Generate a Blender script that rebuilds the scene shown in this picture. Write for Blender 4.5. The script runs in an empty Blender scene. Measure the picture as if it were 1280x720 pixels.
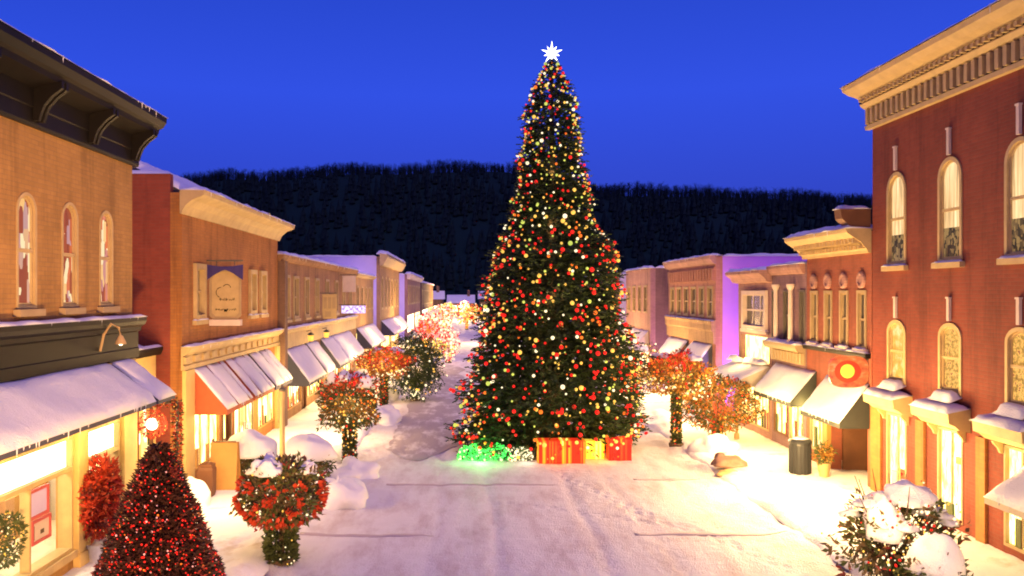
import bpy, math, random
from mathutils import Vector, noise
PI = math.pi
sc = bpy.context.scene
COL = sc.collection
# ------------------------------------------------------------------ mesh helper
class MB:
    def __init__(s): s.v=[]; s.f=[]; s.m=[]; s.cur=0
    def add(s, vs, fs):
        b=len(s.v); s.v.extend(vs)
        for f in fs: s.f.append(tuple(b+i for i in f)); s.m.append(s.cur)
    def box(s,x0,x1,y0,y1,z0,z1):
        if x0>x1:x0,x1=x1,x0
        if y0>y1:y0,y1=y1,y0
        s.add([(x0,y0,z0),(x1,y0,z0),(x1,y1,z0),(x0,y1,z0),(x0,y0,z1),(x1,y0,z1),(x1,y1,z1),(x0,y1,z1)],
              [(0,3,2,1),(4,5,6,7),(0,1,5,4),(1,2,6,5),(2,3,7,6),(3,0,4,7)])
    def loft(s, loops, cap=True, closed=True):
        n=len(loops[0]); vs=[p for l in loops for p in l]; fs=[]
        for k in range(len(loops)-1):
            for i in range(n if closed else n-1):
                j=(i+1)%n; fs.append((k*n+i,k*n+j,(k+1)*n+j,(k+1)*n+i))
        if cap and closed:
            fs.append(tuple(range(n))[::-1]); fs.append(tuple((len(loops)-1)*n+i for i in range(n)))
        s.add(vs,fs)
    def tube(s, pts, rads, n=6):
        loops=[]
        pts=[Vector(p) for p in pts]
        for i,p in enumerate(pts):
            d=(pts[min(i+1,len(pts)-1)]-pts[max(i-1,0)]).normalized()
            a=d.orthogonal().normalized() if abs(d.z)<.9 else Vector((1,0,0))
            a=(a-d*a.dot(d)).normalized(); b=d.cross(a)
            r=rads[i] if isinstance(rads,(list,tuple)) else rads
            loops.append([tuple(p+a*(r*math.cos(2*PI*k/n))+b*(r*math.sin(2*PI*k/n))) for k in range(n)])
        s.loft(loops)
    def lathe(s, c, prof, n=16):
        s.loft([[(c[0]+r*math.cos(2*PI*k/n),c[1]+r*math.sin(2*PI*k/n),c[2]+z) for k in range(n)] for r,z in prof])
    def ball(s, c, r, n=6, m=4, sq=1.0):
        pr=[(max(1e-3,r*math.sin(PI*i/m)), -r*sq*math.cos(PI*i/m)) for i in range(m+1)]
        s.lathe(c,pr,n)
    def octa(s,c,r):
        x,y,z=c
        s.add([(x+r,y,z),(x-r,y,z),(x,y+r,z),(x,y-r,z),(x,y,z+r),(x,y,z-r)],
              [(0,2,4),(2,1,4),(1,3,4),(3,0,4),(2,0,5),(1,2,5),(3,1,5),(0,3,5)])
    def leaf(s, p, d, l, w, rng):
        d=d.normalized(); q=d.cross(Vector((rng.uniform(-1,1),rng.uniform(-1,1),rng.uniform(-1,1))))
        if q.length<1e-4: return
        q=q.normalized()*w*.5; m=p+d*l*.45; e=p+d*l
        up=d.cross(q).normalized()*w*.12
        s.add([tuple(p),tuple(m+q+up),tuple(e),tuple(m-q+up)],[(0,1,2),(0,2,3)])
    def build(s,name,mats,parent=None,smooth=False):
        o0=Vector((0,0,0)); r=parent
        while r is not None: o0+=r.location; r=r.parent
        me=bpy.data.meshes.new(name)
        me.from_pydata([(x-o0.x,y-o0.y,z-o0.z) for x,y,z in s.v],[],s.f)
        if not isinstance(mats,(list,tuple)): mats=[mats]
        for mm in mats: me.materials.append(mm)
        if len(mats)>1: me.polygons.foreach_set('material_index',s.m)
        if smooth: me.polygons.foreach_set('use_smooth',[True]*len(me.polygons))
        me.update()
        o=bpy.data.objects.new(name,me); COL.objects.link(o)
        if parent: o.parent=parent
        return o
def tag(o,label=None,cat=None,group=None,kind=None):
    if label:o['label']=label
    if cat:o['category']=cat
    if group:o['group']=group
    if kind:o['kind']=kind
    return o
def thing(name,label,cat,loc,group=None):
    o=bpy.data.objects.new(name,None); COL.objects.link(o); o.location=loc; o.empty_display_size=.3
    return tag(o,label,cat,group)
# ------------------------------------------------------------------ materials
def newmat(name):
    m=bpy.data.materials.new(name); m.use_nodes=True
    nt=m.node_tree; b=nt.nodes['Principled BSDF']; b.inputs['Roughness'].default_value=.75
    try:b.inputs['Specular IOR Level'].default_value=.3
    except KeyError: pass
    return m,nt,b
def N(nt,t,**k):
    n=nt.nodes.new(t)
    for a,v in k.items():
        if a in n.inputs.keys(): n.inputs[a].default_value=v
        else: setattr(n,a,v)
    return n
def rgba(c): return (c[0],c[1],c[2],1)
def ramp(nt,fac,stops):
    r=nt.nodes.new('ShaderNodeValToRGB'); e=r.color_ramp.elements
    e[0].position,e[0].color=stops[0][0],rgba(stops[0][1]); e[1].position,e[1].color=stops[-1][0],rgba(stops[-1][1])
    for p,c in stops[1:-1]:
        x=e.new(p); x.color=rgba(c)
    nt.links.new(fac,r.inputs[0]); return r.outputs[0]
def mixc(nt,fac,a,b,mode='MIX'):
    m=nt.nodes.new('ShaderNodeMix'); m.data_type='RGBA'; m.blend_type=mode
    for sock,v in ((m.inputs[0],fac),(m.inputs[6],a),(m.inputs[7],b)):
        if hasattr(v,'default_value'): nt.links.new(v,sock)
        elif isinstance(v,(int,float)): sock.default_value=v
        else: sock.default_value=rgba(v)
    return m.outputs[2]
def bump(nt,b,h,strength,dist):
    n=N(nt,'ShaderNodeBump',Strength=strength,Distance=dist); nt.links.new(h,n.inputs['Height']); nt.links.new(n.outputs[0],b.inputs['Normal'])
def ocoord(nt): return nt.nodes.new('ShaderNodeTexCoord').outputs['Object']
def wallvec(nt):
    s=nt.nodes.new('ShaderNodeSeparateXYZ'); nt.links.new(ocoord(nt),s.inputs[0])
    a=N(nt,'ShaderNodeMath',operation='ADD'); nt.links.new(s.outputs[0],a.inputs[0]); nt.links.new(s.outputs[1],a.inputs[1])
    c=nt.nodes.new('ShaderNodeCombineXYZ'); nt.links.new(a.outputs[0],c.inputs[0]); nt.links.new(s.outputs[2],c.inputs[1])
    return c.outputs[0]
def noisef(nt,vec,scale,detail=4,rough=.55):
    n=N(nt,'ShaderNodeTexNoise',Scale=scale,Detail=detail,Roughness=rough)
    if vec is not None: nt.links.new(vec,n.inputs['Vector'])
    return n.outputs['Fac'] if 'Fac' in n.outputs.keys() else n.outputs[0]
def brick(name,c,mortar=None,var=.15):
    m,nt,b=newmat(name); v=wallvec(nt)
    c2=tuple(x*(1-var) for x in c); mo=mortar or tuple(x*.72+.02 for x in c)
    t=N(nt,'ShaderNodeTexBrick',Scale=1.0); nt.links.new(v,t.inputs['Vector'])
    t.inputs['Color1'].default_value=rgba(c); t.inputs['Color2'].default_value=rgba(c2); t.inputs['Mortar'].default_value=rgba(mo)
    t.inputs['Brick Width'].default_value=.24; t.inputs['Row Height'].default_value=.085; t.inputs['Mortar Size'].default_value=.009
    t.inputs['Mortar Smooth'].default_value=.3
    st=ramp(nt,noisef(nt,ocoord(nt),.55,6,.65),[(.3,(.72,.7,.7)),(.7,(1.08,1.06,1.04))])
    mp=nt.nodes.new('ShaderNodeMapping'); nt.links.new(ocoord(nt),mp.inputs[0]); mp.inputs['Scale'].default_value=(1.6,1.6,.14)
    st2=ramp(nt,noisef(nt,mp.outputs[0],1.0,7,.7),[(.32,(.62,.6,.6)),(.5,(1,1,1)),(.72,(1.05,1.04,1.02))])
    nt.links.new(mixc(nt,1.0,mixc(nt,1.0,t.outputs['Color'],st,'MULTIPLY'),st2,'MULTIPLY'),b.inputs['Base Color'])
    b.inputs['Roughness'].default_value=.85
    inv=N(nt,'ShaderNodeMath',operation='SUBTRACT'); inv.inputs[0].default_value=1; nt.links.new(t.outputs['Fac'],inv.inputs[1])
    bump(nt,b,inv.outputs[0],.5,.012)
    return m
def paint(name,c,rough=.55,var=.16,scale=2.5,metal=0):
    m,nt,b=newmat(name)
    f=noisef(nt,ocoord(nt),scale,7,.65)
    nt.links.new(ramp(nt,f,[(.3,tuple(x*(1-var) for x in c)),(.7,tuple(min(1,x*(1+var*.4)) for x in c))]),b.inputs['Base Color'])
    b.inputs['Roughness'].default_value=rough; b.inputs['Metallic'].default_value=metal
    bump(nt,b,noisef(nt,ocoord(nt),scale*12,3),.15,.01)
    return m
def snowmat(name,c=(.84,.84,.87),s=7,d=.05,dirt=None,dscale=.8,thr=(.45,.65),track=None):
    m,nt,b=newmat(name); v=ocoord(nt)
    col=ramp(nt,noisef(nt,v,2.2,6,.6),[(.3,tuple(x*.93 for x in c)),(.7,c)])
    if dirt:
        if track:
            mp=nt.nodes.new('ShaderNodeMapping'); nt.links.new(v,mp.inputs[0]); mp.inputs['Scale'].default_value=track; dv=mp.outputs[0]
        else: dv=v
        f=ramp(nt,noisef(nt,dv,dscale,10,.7),[(thr[0],(0,0,0)),(thr[1],(1,1,1))])
        col=mixc(nt,f,col,dirt)
    nt.links.new(col,b.inputs['Base Color']); b.inputs['Roughness'].default_value=.65
    a=N(nt,'ShaderNodeMath',operation='ADD'); nt.links.new(noisef(nt,v,s,6,.65),a.inputs[0]); nt.links.new(noisef(nt,v,s*5,3),a.inputs[1])
    bump(nt,b,a.outputs[0],.55,d)
    return m
def emit(name,c,s,sample=False):
    m,nt,b=newmat(name); b.inputs['Base Color'].default_value=rgba(tuple(min(1,x*.5) for x in c))
    b.inputs['Emission Color'].default_value=rgba(c); b.inputs['Emission Strength'].default_value=s
    m.cycles.emission_sampling='AUTO' if sample else 'NONE'
    return m
def pane(name,stops,strength,scale=(3,3),sample=False,kind='noise',rough=.15):
    m,nt,b=newmat(name); v=wallvec(nt)
    mp=nt.nodes.new('ShaderNodeMapping'); nt.links.new(v,mp.inputs[0]); mp.inputs['Scale'].default_value=(scale[0],scale[1],1)
    if kind=='noise': f=noisef(nt,mp.outputs[0],1.0,5,.6)
    else:
        w=N(nt,'ShaderNodeTexVoronoi',Scale=1.0); nt.links.new(mp.outputs[0],w.inputs['Vector']); w.distance='CHEBYCHEV'
        s=nt.nodes.new('ShaderNodeSeparateColor'); nt.links.new(w.outputs['Color'],s.inputs[0]); f=s.outputs[0]
    c=ramp(nt,f,stops)
    b.inputs['Base Color'].default_value=(.03,.03,.035,1); b.inputs['Roughness'].default_value=rough
    nt.links.new(c,b.inputs['Emission Color']); b.inputs['Emission Strength'].default_value=strength
    m.cycles.emission_sampling='AUTO' if sample else 'NONE'
    return m
def leafmat(name,c1,c2):
    m,nt,b=newmat(name)
    nt.links.new(ramp(nt,noisef(nt,ocoord(nt),1.7,5,.7),[(.3,c1),(.7,c2)]),b.inputs['Base Color']); b.inputs['Roughness'].default_value=.6
    return m
M={}
M['tan_brick']=brick('tan_brick',(.43,.235,.07))
M['red_side']=brick('red_side',(.255,.055,.034))
M['orange_brick']=brick('orange_brick',(.40,.165,.045))
M['brown_brick']=brick('brown_brick',(.33,.175,.085))
M['ochre_brick']=brick('ochre_brick',(.42,.26,.13))
M['red_brick']=brick('red_brick',(.215,.047,.028))
M['red_brick_b']=brick('red_brick_b',(.29,.085,.05))
M['plum_brick']=brick('plum_brick',(.26,.15,.17))
M['salmon_brick']=brick('salmon_brick',(.45,.21,.15))
M['rose_brick']=brick('rose_brick',(.40,.22,.19))
M['umber_brick']=brick('umber_brick',(.2,.115,.085))
M['lavender_wall']=paint('lavender_wall',(.52,.44,.76),.8,.1,.8)
M['violet_lit_wall']=paint('violet_lit_wall',(.42,.19,.72),.8,.1,.8)  # violet evening light on a white wall, put into its base colour
M['cream']=paint('cream_trim',(.47,.34,.16),.65,.2)
M['cream_dark']=paint('cream_dark',(.36,.26,.14),.7)
M['pale']=paint('pale_stone',(.62,.5,.42),.7)
M['yellow_plaster']=paint('yellow_plaster',(.62,.44,.17),.8)
M['dark_wood']=paint('dark_wood',(.014,.012,.01),.45)
b_=M['dark_wood'].node_tree.nodes['Principled BSDF']; b_.inputs['Specular IOR Level'].default_value=.08
M['black']=paint('black_metal',(.025,.027,.03),.4)
M['umber_wood']=paint('umber_wood',(.14,.06,.03),.6)
M['orange_wood']=paint('orange_wood',(.42,.22,.06),.6)
M['tan_wood']=paint('tan_wood',(.5,.34,.15),.6)
M['iron']=paint('iron',(.12,.1,.08),.5)
M['roof']=paint('roof_felt',(.08,.07,.075),.9)
M['awn_dark']=paint('awning_navy',(.07,.07,.1),.8)
M['awn_red']=paint('awning_red',(.42,.1,.04),.8)
M['awn_black']=paint('awning_black',(.04,.045,.04),.8)
M['awn_cream']=paint('awning_cream',(.6,.52,.4),.8)
M['snow']=snowmat('snow')
M['snow_street']=snowmat('snow_street',(.78,.76,.78),5,.09,(.5,.41,.42),.9,(.46,.74),(1.5,.42,1))
M['snow_walk']=snowmat('snow_walk',(.82,.81,.83),6,.06,(.5,.38,.27),.7,(.56,.75))
M['bare_paving']=snowmat('bare_paving',(.4,.35,.38),6,.06,(.66,.64,.66),1.1,(.5,.62),(1.2,.5,1))
M['streak_shade']=snowmat('streak_shade',(.52,.44,.48),9,.05)  # darker tone for the painted shadow streaks on the street
M['ground']=snowmat('ground_snow',(.6,.6,.66),2,.1)
def matte(m):
    b=m.node_tree.nodes['Principled BSDF']; b.inputs['Specular IOR Level'].default_value=.12; b.inputs['Roughness'].default_value=.9; return m
M['hill']=leafmat('hill_soil',(.004,.018,.022),(.006,.024,.026))
M['wood_far']=leafmat('far_wood',(.005,.018,.022),(.012,.022,.022))
matte(M['hill']); matte(M['wood_far'])
M['fir']=leafmat('fir_needles',(.02,.042,.012),(.05,.08,.02))
M['leaf_maroon']=leafmat('maroon_leaf',(.018,.007,.006),(.05,.014,.012))
M['leaf']=leafmat('evergreen_leaf',(.03,.05,.015),(.09,.1,.03))
M['leaf_red']=leafmat('red_leaf',(.3,.025,.012),(.5,.06,.02))
M['leaf_dkred']=leafmat('dark_red_leaf',(.07,.02,.02),(.3,.04,.03))
M['leaf_gold']=leafmat('gold_leaf',(.2,.075,.012),(.38,.19,.025))
M['leaf_brown']=leafmat('brown_leaf',(.06,.04,.02),(.16,.1,.04))
M['bark']=paint('bark',(.11,.07,.045),.9,.4,9)
M['e_red']=emit('bulb_red',(1,.02,.015),.95)
M['e_orange']=emit('bulb_orange',(1,.2,.02),1.05)
M['e_gold']=emit('bulb_gold',(1,.6,.1),1.1)
M['e_lime']=emit('bulb_lime',(.72,.85,.14),.85)
M['e_white']=emit('bulb_white',(1,.88,.55),1.3)
M['e_pink']=emit('bulb_pink',(1,.4,.36),1.0)
M['e_green']=emit('bulb_green',(.08,1,.12),1.8)
M['e_star']=emit('star_glow',(1,.97,.85),5)
M['e_lamp']=emit('lamp_globe',(1,.85,.55),6)
M['e_violet']=emit('violet_neon',(.55,.35,1),2.2)
M['p_red']=pane('pane_red',[(.25,(.3,.05,.02)),(.42,(.7,.14,.04)),(.55,(.5,.28,.3)),(.62,(.9,.5,.15)),(.75,(1,.8,.45))],1.0,(7,2.4),kind='vor')
M['p_curtain']=pane('pane_curtain',[(.3,(.22,.12,.05)),(.45,(.62,.38,.16)),(.6,(.85,.58,.28)),(.75,(1,.8,.5))],1.5,(9,.5))
M['p_lattice']=pane('pane_lattice',[(.2,(.04,.025,.012)),(.5,(.3,.17,.06)),(.8,(.6,.36,.12))],.55,(13,9),kind='vor')
M['p_amber']=pane('pane_amber',[(.3,(.75,.25,.03)),(.5,(1,.5,.08)),(.65,(1,.75,.3))],1.1,(4,4))
M['p_orn']=pane('pane_ornate',[(.3,(.1,.05,.01)),(.48,(.5,.24,.04)),(.56,(.8,.45,.1)),(.62,(.3,.06,.02))],1.5,(9,9))
M['p_dim']=pane('pane_dim',[(.35,(.035,.025,.02)),(.6,(.13,.07,.03)),(.75,(.3,.17,.08))],.6,(3,2))  # dim brown reflection put into the emission colour
M['p_wine']=pane('pane_wine',[(.35,(.05,.025,.015)),(.6,(.2,.08,.02)),(.75,(.4,.22,.08))],.7,(3,2))
M['p_shop']=pane('pane_shop',[(.25,(.55,.2,.02)),(.42,(1,.6,.12)),(.55,(1,.8,.3)),(.7,(1,.95,.65))],3.2,(3.2,1.3),sample=True)
M['p_shop2']=pane('pane_shop_b',[(.15,(.5,.22,.04)),(.4,(1,.68,.2)),(.6,(1,.85,.4)),(.8,(1,.95,.7))],3.0,(2.2,1.6),sample=True,kind='vor')
M['p_white']=pane('pane_white',[(.3,(1,.72,.3)),(.55,(1,.88,.58)),(.75,(1,.95,.8))],4.0,(1.2,1.2),sample=True)
M['p_lace']=pane('pane_lace',[(.28,(.6,.32,.03)),(.42,(1,.7,.12)),(.55,(1,.85,.3)),(.7,(1,.97,.7))],3.6,(7,2.2),sample=True)
def glass():
    m=bpy.data.materials.new('shop_glass'); m.use_nodes=True; nt=m.node_tree; nt.nodes.clear()
    o=N(nt,'ShaderNodeOutputMaterial'); t=N(nt,'ShaderNodeBsdfTransparent'); g=N(nt,'ShaderNodeBsdfGlossy',Roughness=.05)
    x=N(nt,'ShaderNodeMixShader'); x.inputs[0].default_value=.07
    nt.links.new(t.outputs[0],x.inputs[1]); nt.links.new(g.outputs[0],x.inputs[2]); nt.links.new(x.outputs[0],o.inputs[0]); return m
M['glass']=glass()
# ------------------------------------------------------------------ snow helpers
def snow_quad(mb,p00,p10,p01,p11,th,seed=0,step=.22,up=(0,0,1),edge=.16,sag=0):
    """pillow of snow over a quad; p00-p10 along u, p00-p01 along v"""
    p00,p10,p01,p11=map(Vector,(p00,p10,p01,p11)); up=Vector(up).normalized()
    lu=max((p10-p00).length,.05); lv=max((p01-p00).length,.05)
    nu=max(3,min(90,int(lu/step))); nv=max(3,min(60,int(lv/step)))
    vs=[];fs=[]
    for j in range(nv+1):
        for i in range(nu+1):
            u,v=i/nu,j/nv
            p=(p00*(1-u)+p10*u)*(1-v)+(p01*(1-u)+p11*u)*v
            e=min(u*lu,(1-u)*lu,v*lv,(1-v)*lv); k=min(1,e/edge)
            k=math.sqrt(max(0,1-(1-k)**2))
            n=noise.noise(p*1.3+Vector((seed,seed*.7,0)))*.45+noise.noise(p*4+Vector((seed,0,3)))*.22
            q=p+up*(th*(.12+.88*k)*(1+n))
            if k<1:
                c=Vector((noise.noise(p*3+Vector((seed,9,1))),noise.noise(p*3+Vector((4,seed,1))),0)); q+=c*(.05*(1-k))
            vs.append(tuple(q)); 
    W=nu+1
    for j in range(nv):
        for i in range(nu): fs.append((j*W+i,j*W+i+1,(j+1)*W+i+1,(j+1)*W+i))
    b=len(vs); loop=[i for i in range(nu+1)]+[(j*W+nu) for j in range(1,nv+1)]+[nv*W+i for i in range(nu-1,-1,-1)]+[j*W for j in range(nv-1,0,-1)]
    def base(idx):
        i,j=idx%W,idx//W; u,v=i/nu,j/nv
        return tuple((p00*(1-u)+p10*u)*(1-v)+(p01*(1-u)+p11*u)*v)
    for k in loop: vs.append(base(k))
    L=len(loop)
    for k in range(L):
        a,c=loop[k],loop[(k+1)%L]; fs.append((a,b+k,b+(k+1)%L,c))
    mb.add(vs,fs)
def snow_flat(mb,x0,x1,y0,y1,z,th,seed=0,step=.25): snow_quad(mb,(x0,y0,z),(x1,y0,z),(x0,y1,z),(x1,y1,z),th,seed,step)
def lump(mb,c,r,seed=0,n=22,m=12,rough=.18):
    """rounded snow or rock lump sitting with its flat bottom at c.z"""
    loops=[]
    for j in range(m+1):
        a=PI*.5*j/m
        l=[]
        for i in range(n):
            t=2*PI*i/n; d=Vector((math.cos(t)*math.cos(a),math.sin(t)*math.cos(a),math.sin(a)))
            k=1+rough*noise.noise(d*1.6+Vector((seed,seed*1.3,2)))*1.6+rough*.35*noise.noise(d*5+Vector((seed,1,2)))
            if j==m: k=1
            l.append((c[0]+d.x*r[0]*k,c[1]+d.y*r[1]*k,c[2]+d.z*r[2]*k))
        loops.append(l)
    mb.loft(loops)
def frange(a,b,st):
    out=[]
    while a<b: out.append(a); a+=st
    return out
def icicles(mb,pts,seed,prob,lmax):
    rng=random.Random(seed)
    for x,y,z in pts:
        if rng.random()<prob*(.4+.9*abs(noise.noise(Vector((y*.9,seed,0))))):
            l=lmax*rng.uniform(.25,1)**1.5; r=.014; y+=rng.uniform(-.03,.03)
            mb.loft([[(x+r*k*math.cos(2*PI*i/5),y+r*k*math.sin(2*PI*i/5),z-l*q) for i in range(5)] for k,q in ((1,-.2),(.75,.3),(.1,1))])
# ------------------------------------------------------------------ buildings
class Building:
    """facade on the plane x = xf, facing the street (s = +1: left row, s = -1: right row)"""
    def __init__(s,name,label,xf,sg,y0,y1,h,depth,wall,side=None,back_h=None,grp=None):
        s.xf,s.s,s.y0,s.y1,s.h,s.depth=xf,sg,y0,y1,h,depth
        s.root=thing(name,label,'building',(xf,(y0+y1)/2,0),grp)
        s.open=[]; s.mwall=wall; s.mside=side or wall
        s.seed=abs(y0*3.1+xf)
    def X(s,d): return s.xf+s.s*d
    def fbox(s,mb,d0,d1,y0,y1,z0,z1): mb.box(s.X(d0),s.X(d1),y0,y1,z0,z1)
    def ring(s,mb,outer,inner,d0,d1):
        n=len(outer)
        vs=[]
        for d in (d0,d1):
            for p in outer: vs.append((s.X(d),p[0],p[1]))
            for p in inner: vs.append((s.X(d),p[0],p[1]))
        fs=[]
        for i in range(n):
            j=(i+1)%n
            fs.append((2*n+i,2*n+j,3*n+j,3*n+i)); fs.append((i,n+i,n+j,j))
            fs.append((i,j,2*n+j,2*n+i)); fs.append((n+i,3*n+i,3*n+j,n+j))
        mb.add(vs,fs)
    def outline(s,yc,w,z0,z1,arch,t=0,tb=None):
        hw=w/2-t; zb=z0+(t if tb is None else tb)
        if arch<=0: return [(yc-hw,zb),(yc+hw,zb),(yc+hw,z1-t),(yc-hw,z1-t)]
        zs=z1-arch; pts=[(yc-hw,zb),(yc+hw,zb)]
        for k in range(13):
            a=PI*k/12; pts.append((yc+hw*math.cos(a),zs+(arch-t)*math.sin(a)))
        return pts
    def walls(s,side_h=None,thick=.32,mats=None):
        mb=MB(); H=s.h
        ys=sorted({s.y0,s.y1}|{o[0]-o[1]/2 for o in s.open}|{o[0]+o[1]/2 for o in s.open})
        zs=sorted({0,H}|{o[2] for o in s.open}|{o[3] for o in s.open})
        def inside(y,z): return any(abs(y-o[0])<o[1]/2 and o[2]<z<o[3] for o in s.open)
        for i in range(len(ys)-1):
            # merge vertically
            run=None
            for j in range(len(zs)-1):
                solid=not inside((ys[i]+ys[i+1])/2,(zs[j]+zs[j+1])/2)
                if solid and run is None: run=zs[j]
                if run is not None and (not solid): s.fbox(mb,-thick,0,ys[i],ys[i+1],run,zs[j]); run=None
            if run is not None: s.fbox(mb,-thick,0,ys[i],ys[i+1],run,H)
        for (yc,w,z0,z1,arch) in s.open:
            if arch>0:
                zsp=z1-arch; a=[(yc+w/2*math.cos(PI*k/14),zsp+arch*math.sin(PI*k/14)) for k in range(15)]
                for k in range(14):
                    p,q=a[k],a[k+1]
                    mb.add([(s.X(0),p[0],p[1]),(s.X(0),q[0],q[1]),(s.X(0),q[0],z1),(s.X(0),p[0],z1),
                            (s.X(-thick),p[0],p[1]),(s.X(-thick),q[0],q[1])],[(0,1,2,3),(0,4,5,1)])
        s.wall=mb.build('wall',s.mwall,s.root)
        mb=MB(); sh=side_h or H
        s.fbox(mb,-s.depth,-thick-.002,s.y0,s.y0+.25,0,sh); s.fbox(mb,-s.depth,-thick-.002,s.y1-.25,s.y1,0,sh)
        s.fbox(mb,-s.depth,-s.depth+.25,s.y0+.25,s.y1-.25,0,sh)
        mb.build('side_wall',s.mside,s.root)
        mb=MB(); rz=min(H,sh)-.25
        s.fbox(mb,-s.depth+.26,-thick-.01,s.y0+.26,s.y1-.26,rz-.2,rz)
        s.roof=mb.build('roof',M['roof'],s.root)
        mb=MB(); x0,x1=sorted((s.X(-s.depth+.27),s.X(-thick-.02)))
        snow_flat(mb,x0,x1,s.y0+.27,s.y1-.27,rz+.003,.2,s.seed,.8)
        # caps along side parapets
        for yy in (s.y0,s.y1-.25):
            x0,x1=sorted((s.X(-s.depth),s.X(-thick))); snow_flat(mb,x0,x1,yy-.03,yy+.28,sh+.002,.13,s.seed+yy,.25)
        mb.build('snow',M['snow'],s.roof,True)
    def window(s,yc,w,z0,z1,arch=0,mat='p_dim',frame='cream',rail=True,muntins=0,sill=True,sill_mat='pale',lower=None,proud=.04,ft=.075,snowsill=True,part='window',hood=False):
        s.open.append((yc,w,z0,z1,arch))
        mb=MB()
        s.ring(mb,s.outline(yc,w-.004,z0+.002,z1-.002,arch),s.outline(yc,w-.004,z0+.002,z1-.002,arch,ft),-.1,proud)
        zr=z0+(z1-z0)*.5
        t2=ft*.65
        ii=s.outline(yc,w-.02,z0+.01,z1-.01,arch,ft*.9); jj=s.outline(yc,w-.02,z0+.01,z1-.01,arch,ft*.9+.045)
        s.ring(mb,ii,jj,-.09,-.03)
        if rail: s.fbox(mb,-.09,-.02,yc-w/2+ft,yc+w/2-ft,zr-.035,zr+.035)
        for k in range(muntins):
            yy=yc-w/2+ft+(w-2*ft)*(k+1)/(muntins+1); s.fbox(mb,-.085,-.04,yy-.018,yy+.018,z0+ft,z1-max(arch*.35,ft))
        wo=mb.build(part,M[frame],s.root)
        mb=MB(); inner=s.outline(yc,w-.03,z0+.02,z1-.02,arch)
        def panel(pts,d): 
            mb.add([(s.X(d),p[0],p[1]) for p in pts]+[(s.X(d-.012),p[0],p[1]) for p in pts],[tuple(range(len(pts))),tuple(range(len(pts),2*len(pts)))[::-1]]+[(i,len(pts)+i,len(pts)+(i+1)%len(pts),(i+1)%len(pts)) for i in range(len(pts))])
        panel(inner,-.068); mats=[M[mat]]
        if lower:
            mb.cur=1; zl=z0+(z1-z0)*lower[1]; panel(s.outline(yc,w-2*ft-.02,z0+ft+.01,zl,0),-.056); mats.append(M[lower[0]])
        mb.build('pane',mats,wo)
        if sill:
            mb=MB(); s.fbox(mb,.003,.13,yc-w/2-.1,yc+w/2+.1,z0-.13,z0-.005); s.fbox(mb,-.06,.003,yc-w/2+.01,yc+w/2-.01,z0-.1,z0+.003)
            so=mb.build('sill',M[sill_mat],wo)
            if snowsill:
                mb=MB(); x0,x1=sorted((s.X(.0),s.X(.125))); snow_flat(mb,x0,x1,yc-w/2-.08,yc+w/2+.08,z0-.003,.07,yc,.08); mb.build('snow',M['snow'],wo,True)
        return wo
    def profile(s,mb,pts,y0,y1):
        """extrude a profile of (d,z) along the facade"""
        mb.loft([[(s.X(d),y,z) for d,z in pts] for y in (y0,y1)])
    def cornice(s,pts,y0,y1,mat,name='cornice',dent=None,ret=True):
        mb=MB(); s.profile(mb,pts,y0,y1)
        if dent:
            for (d0,d1,z0,z1,w,gap) in dent:
                n=int((y1-y0-.1)/(w+gap))
                for k in range(n):
                    yy=y0+.05+k*(w+gap); s.fbox(mb,d0,d1,yy,yy+w,z0,z1)
        c=mb.build(name,M[mat] if isinstance(mat,str) else mat,s.root); return c
    def snowcap(s,parent,d0,d1,y0,y1,z,th,step=.2):
        mb=MB(); x0,x1=sorted((s.X(d0),s.X(d1))); snow_flat(mb,x0,x1,y0,y1,z,th,y0,step)
        icicles(mb,[(s.X(d1-.015),y,z+.01) for y in frange(y0+.05,min(y1,60)-.05,.11)],int(y0*7+z),.16,.17)
        return mb.build('snow',M['snow'],parent,True)
    def awning(s,y0,y1,zw,ze,p,mat='awn_dark',snow=.1,val=.16,d0=.02,streaks=False,label=None,scallop=False):
        mb=MB(); t=.04
        A=lambda d,y,z:(s.X(d),y,z)
        mb.loft([[A(d0,y,zw),A(p,y,ze),A(p,y,ze-t),A(d0,y,zw-t)] for y in (y0,y1)])
        for y,yy in ((y0-.012,y0-.002),(y1+.002,y1+.012)): mb.loft([[A(d0,q,zw-.005),A(p+.01,q,ze),A(p+.01,q,ze-val),A(d0,q,ze-val)] for q in (y,yy)])
        mb.loft([[A(p+.002,y,ze-.002),A(p+.014,y,ze-.002),A(p+.014,y,ze-val),A(p+.002,y,ze-val)] for y in (y0,y1)])
        n=int((y1-y0)/.2) if scallop else 0
        for k in range(n):     # scalloped edge
            yy=y0+(k+.5)*(y1-y0)/n; mb.loft([[A(p+.003+e,yy-.09,ze-val),A(p+.003+e,yy+.09,ze-val),A(p+.003+e,yy+.05,ze-val-.06),A(p+.003+e,yy-.05,ze-val-.06)] for e in (0,.009)])
        o=mb.build('awning',M[mat],s.root)
        if label:o['label']=label
        if snow:
            mb=MB(); sl=Vector((p-d0,0,ze-zw)); nrm=Vector((s.s*-(ze-zw),0,p-d0))
            rng=random.Random(int(y0*100)); y=y0+.01
            segs=[(y0+.01,y1-.01)]
            if isinstance(streaks,list): segs=streaks
            elif streaks:
                segs=[]
                while y<y1-.3:
                    w=rng.uniform(.7,1.5); e=min(y1-.01,y+w); segs.append((y,e)); y=e+rng.uniform(.1,.2)
            for a,b in segs:
                snow_quad(mb,A(d0,a,zw+.004),A(d0,b,zw+.004),A(p+.03,a,ze+.004-.02),A(p+.03,b,ze-.016),snow*rng.uniform(.8,1.15),a,.16,nrm,.14)
            icicles(mb,[(A(p+.02,y,ze-.03)) for y in frange(y0+.05,y1-.05,.09)],int(y0*10),.3,.12)
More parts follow.
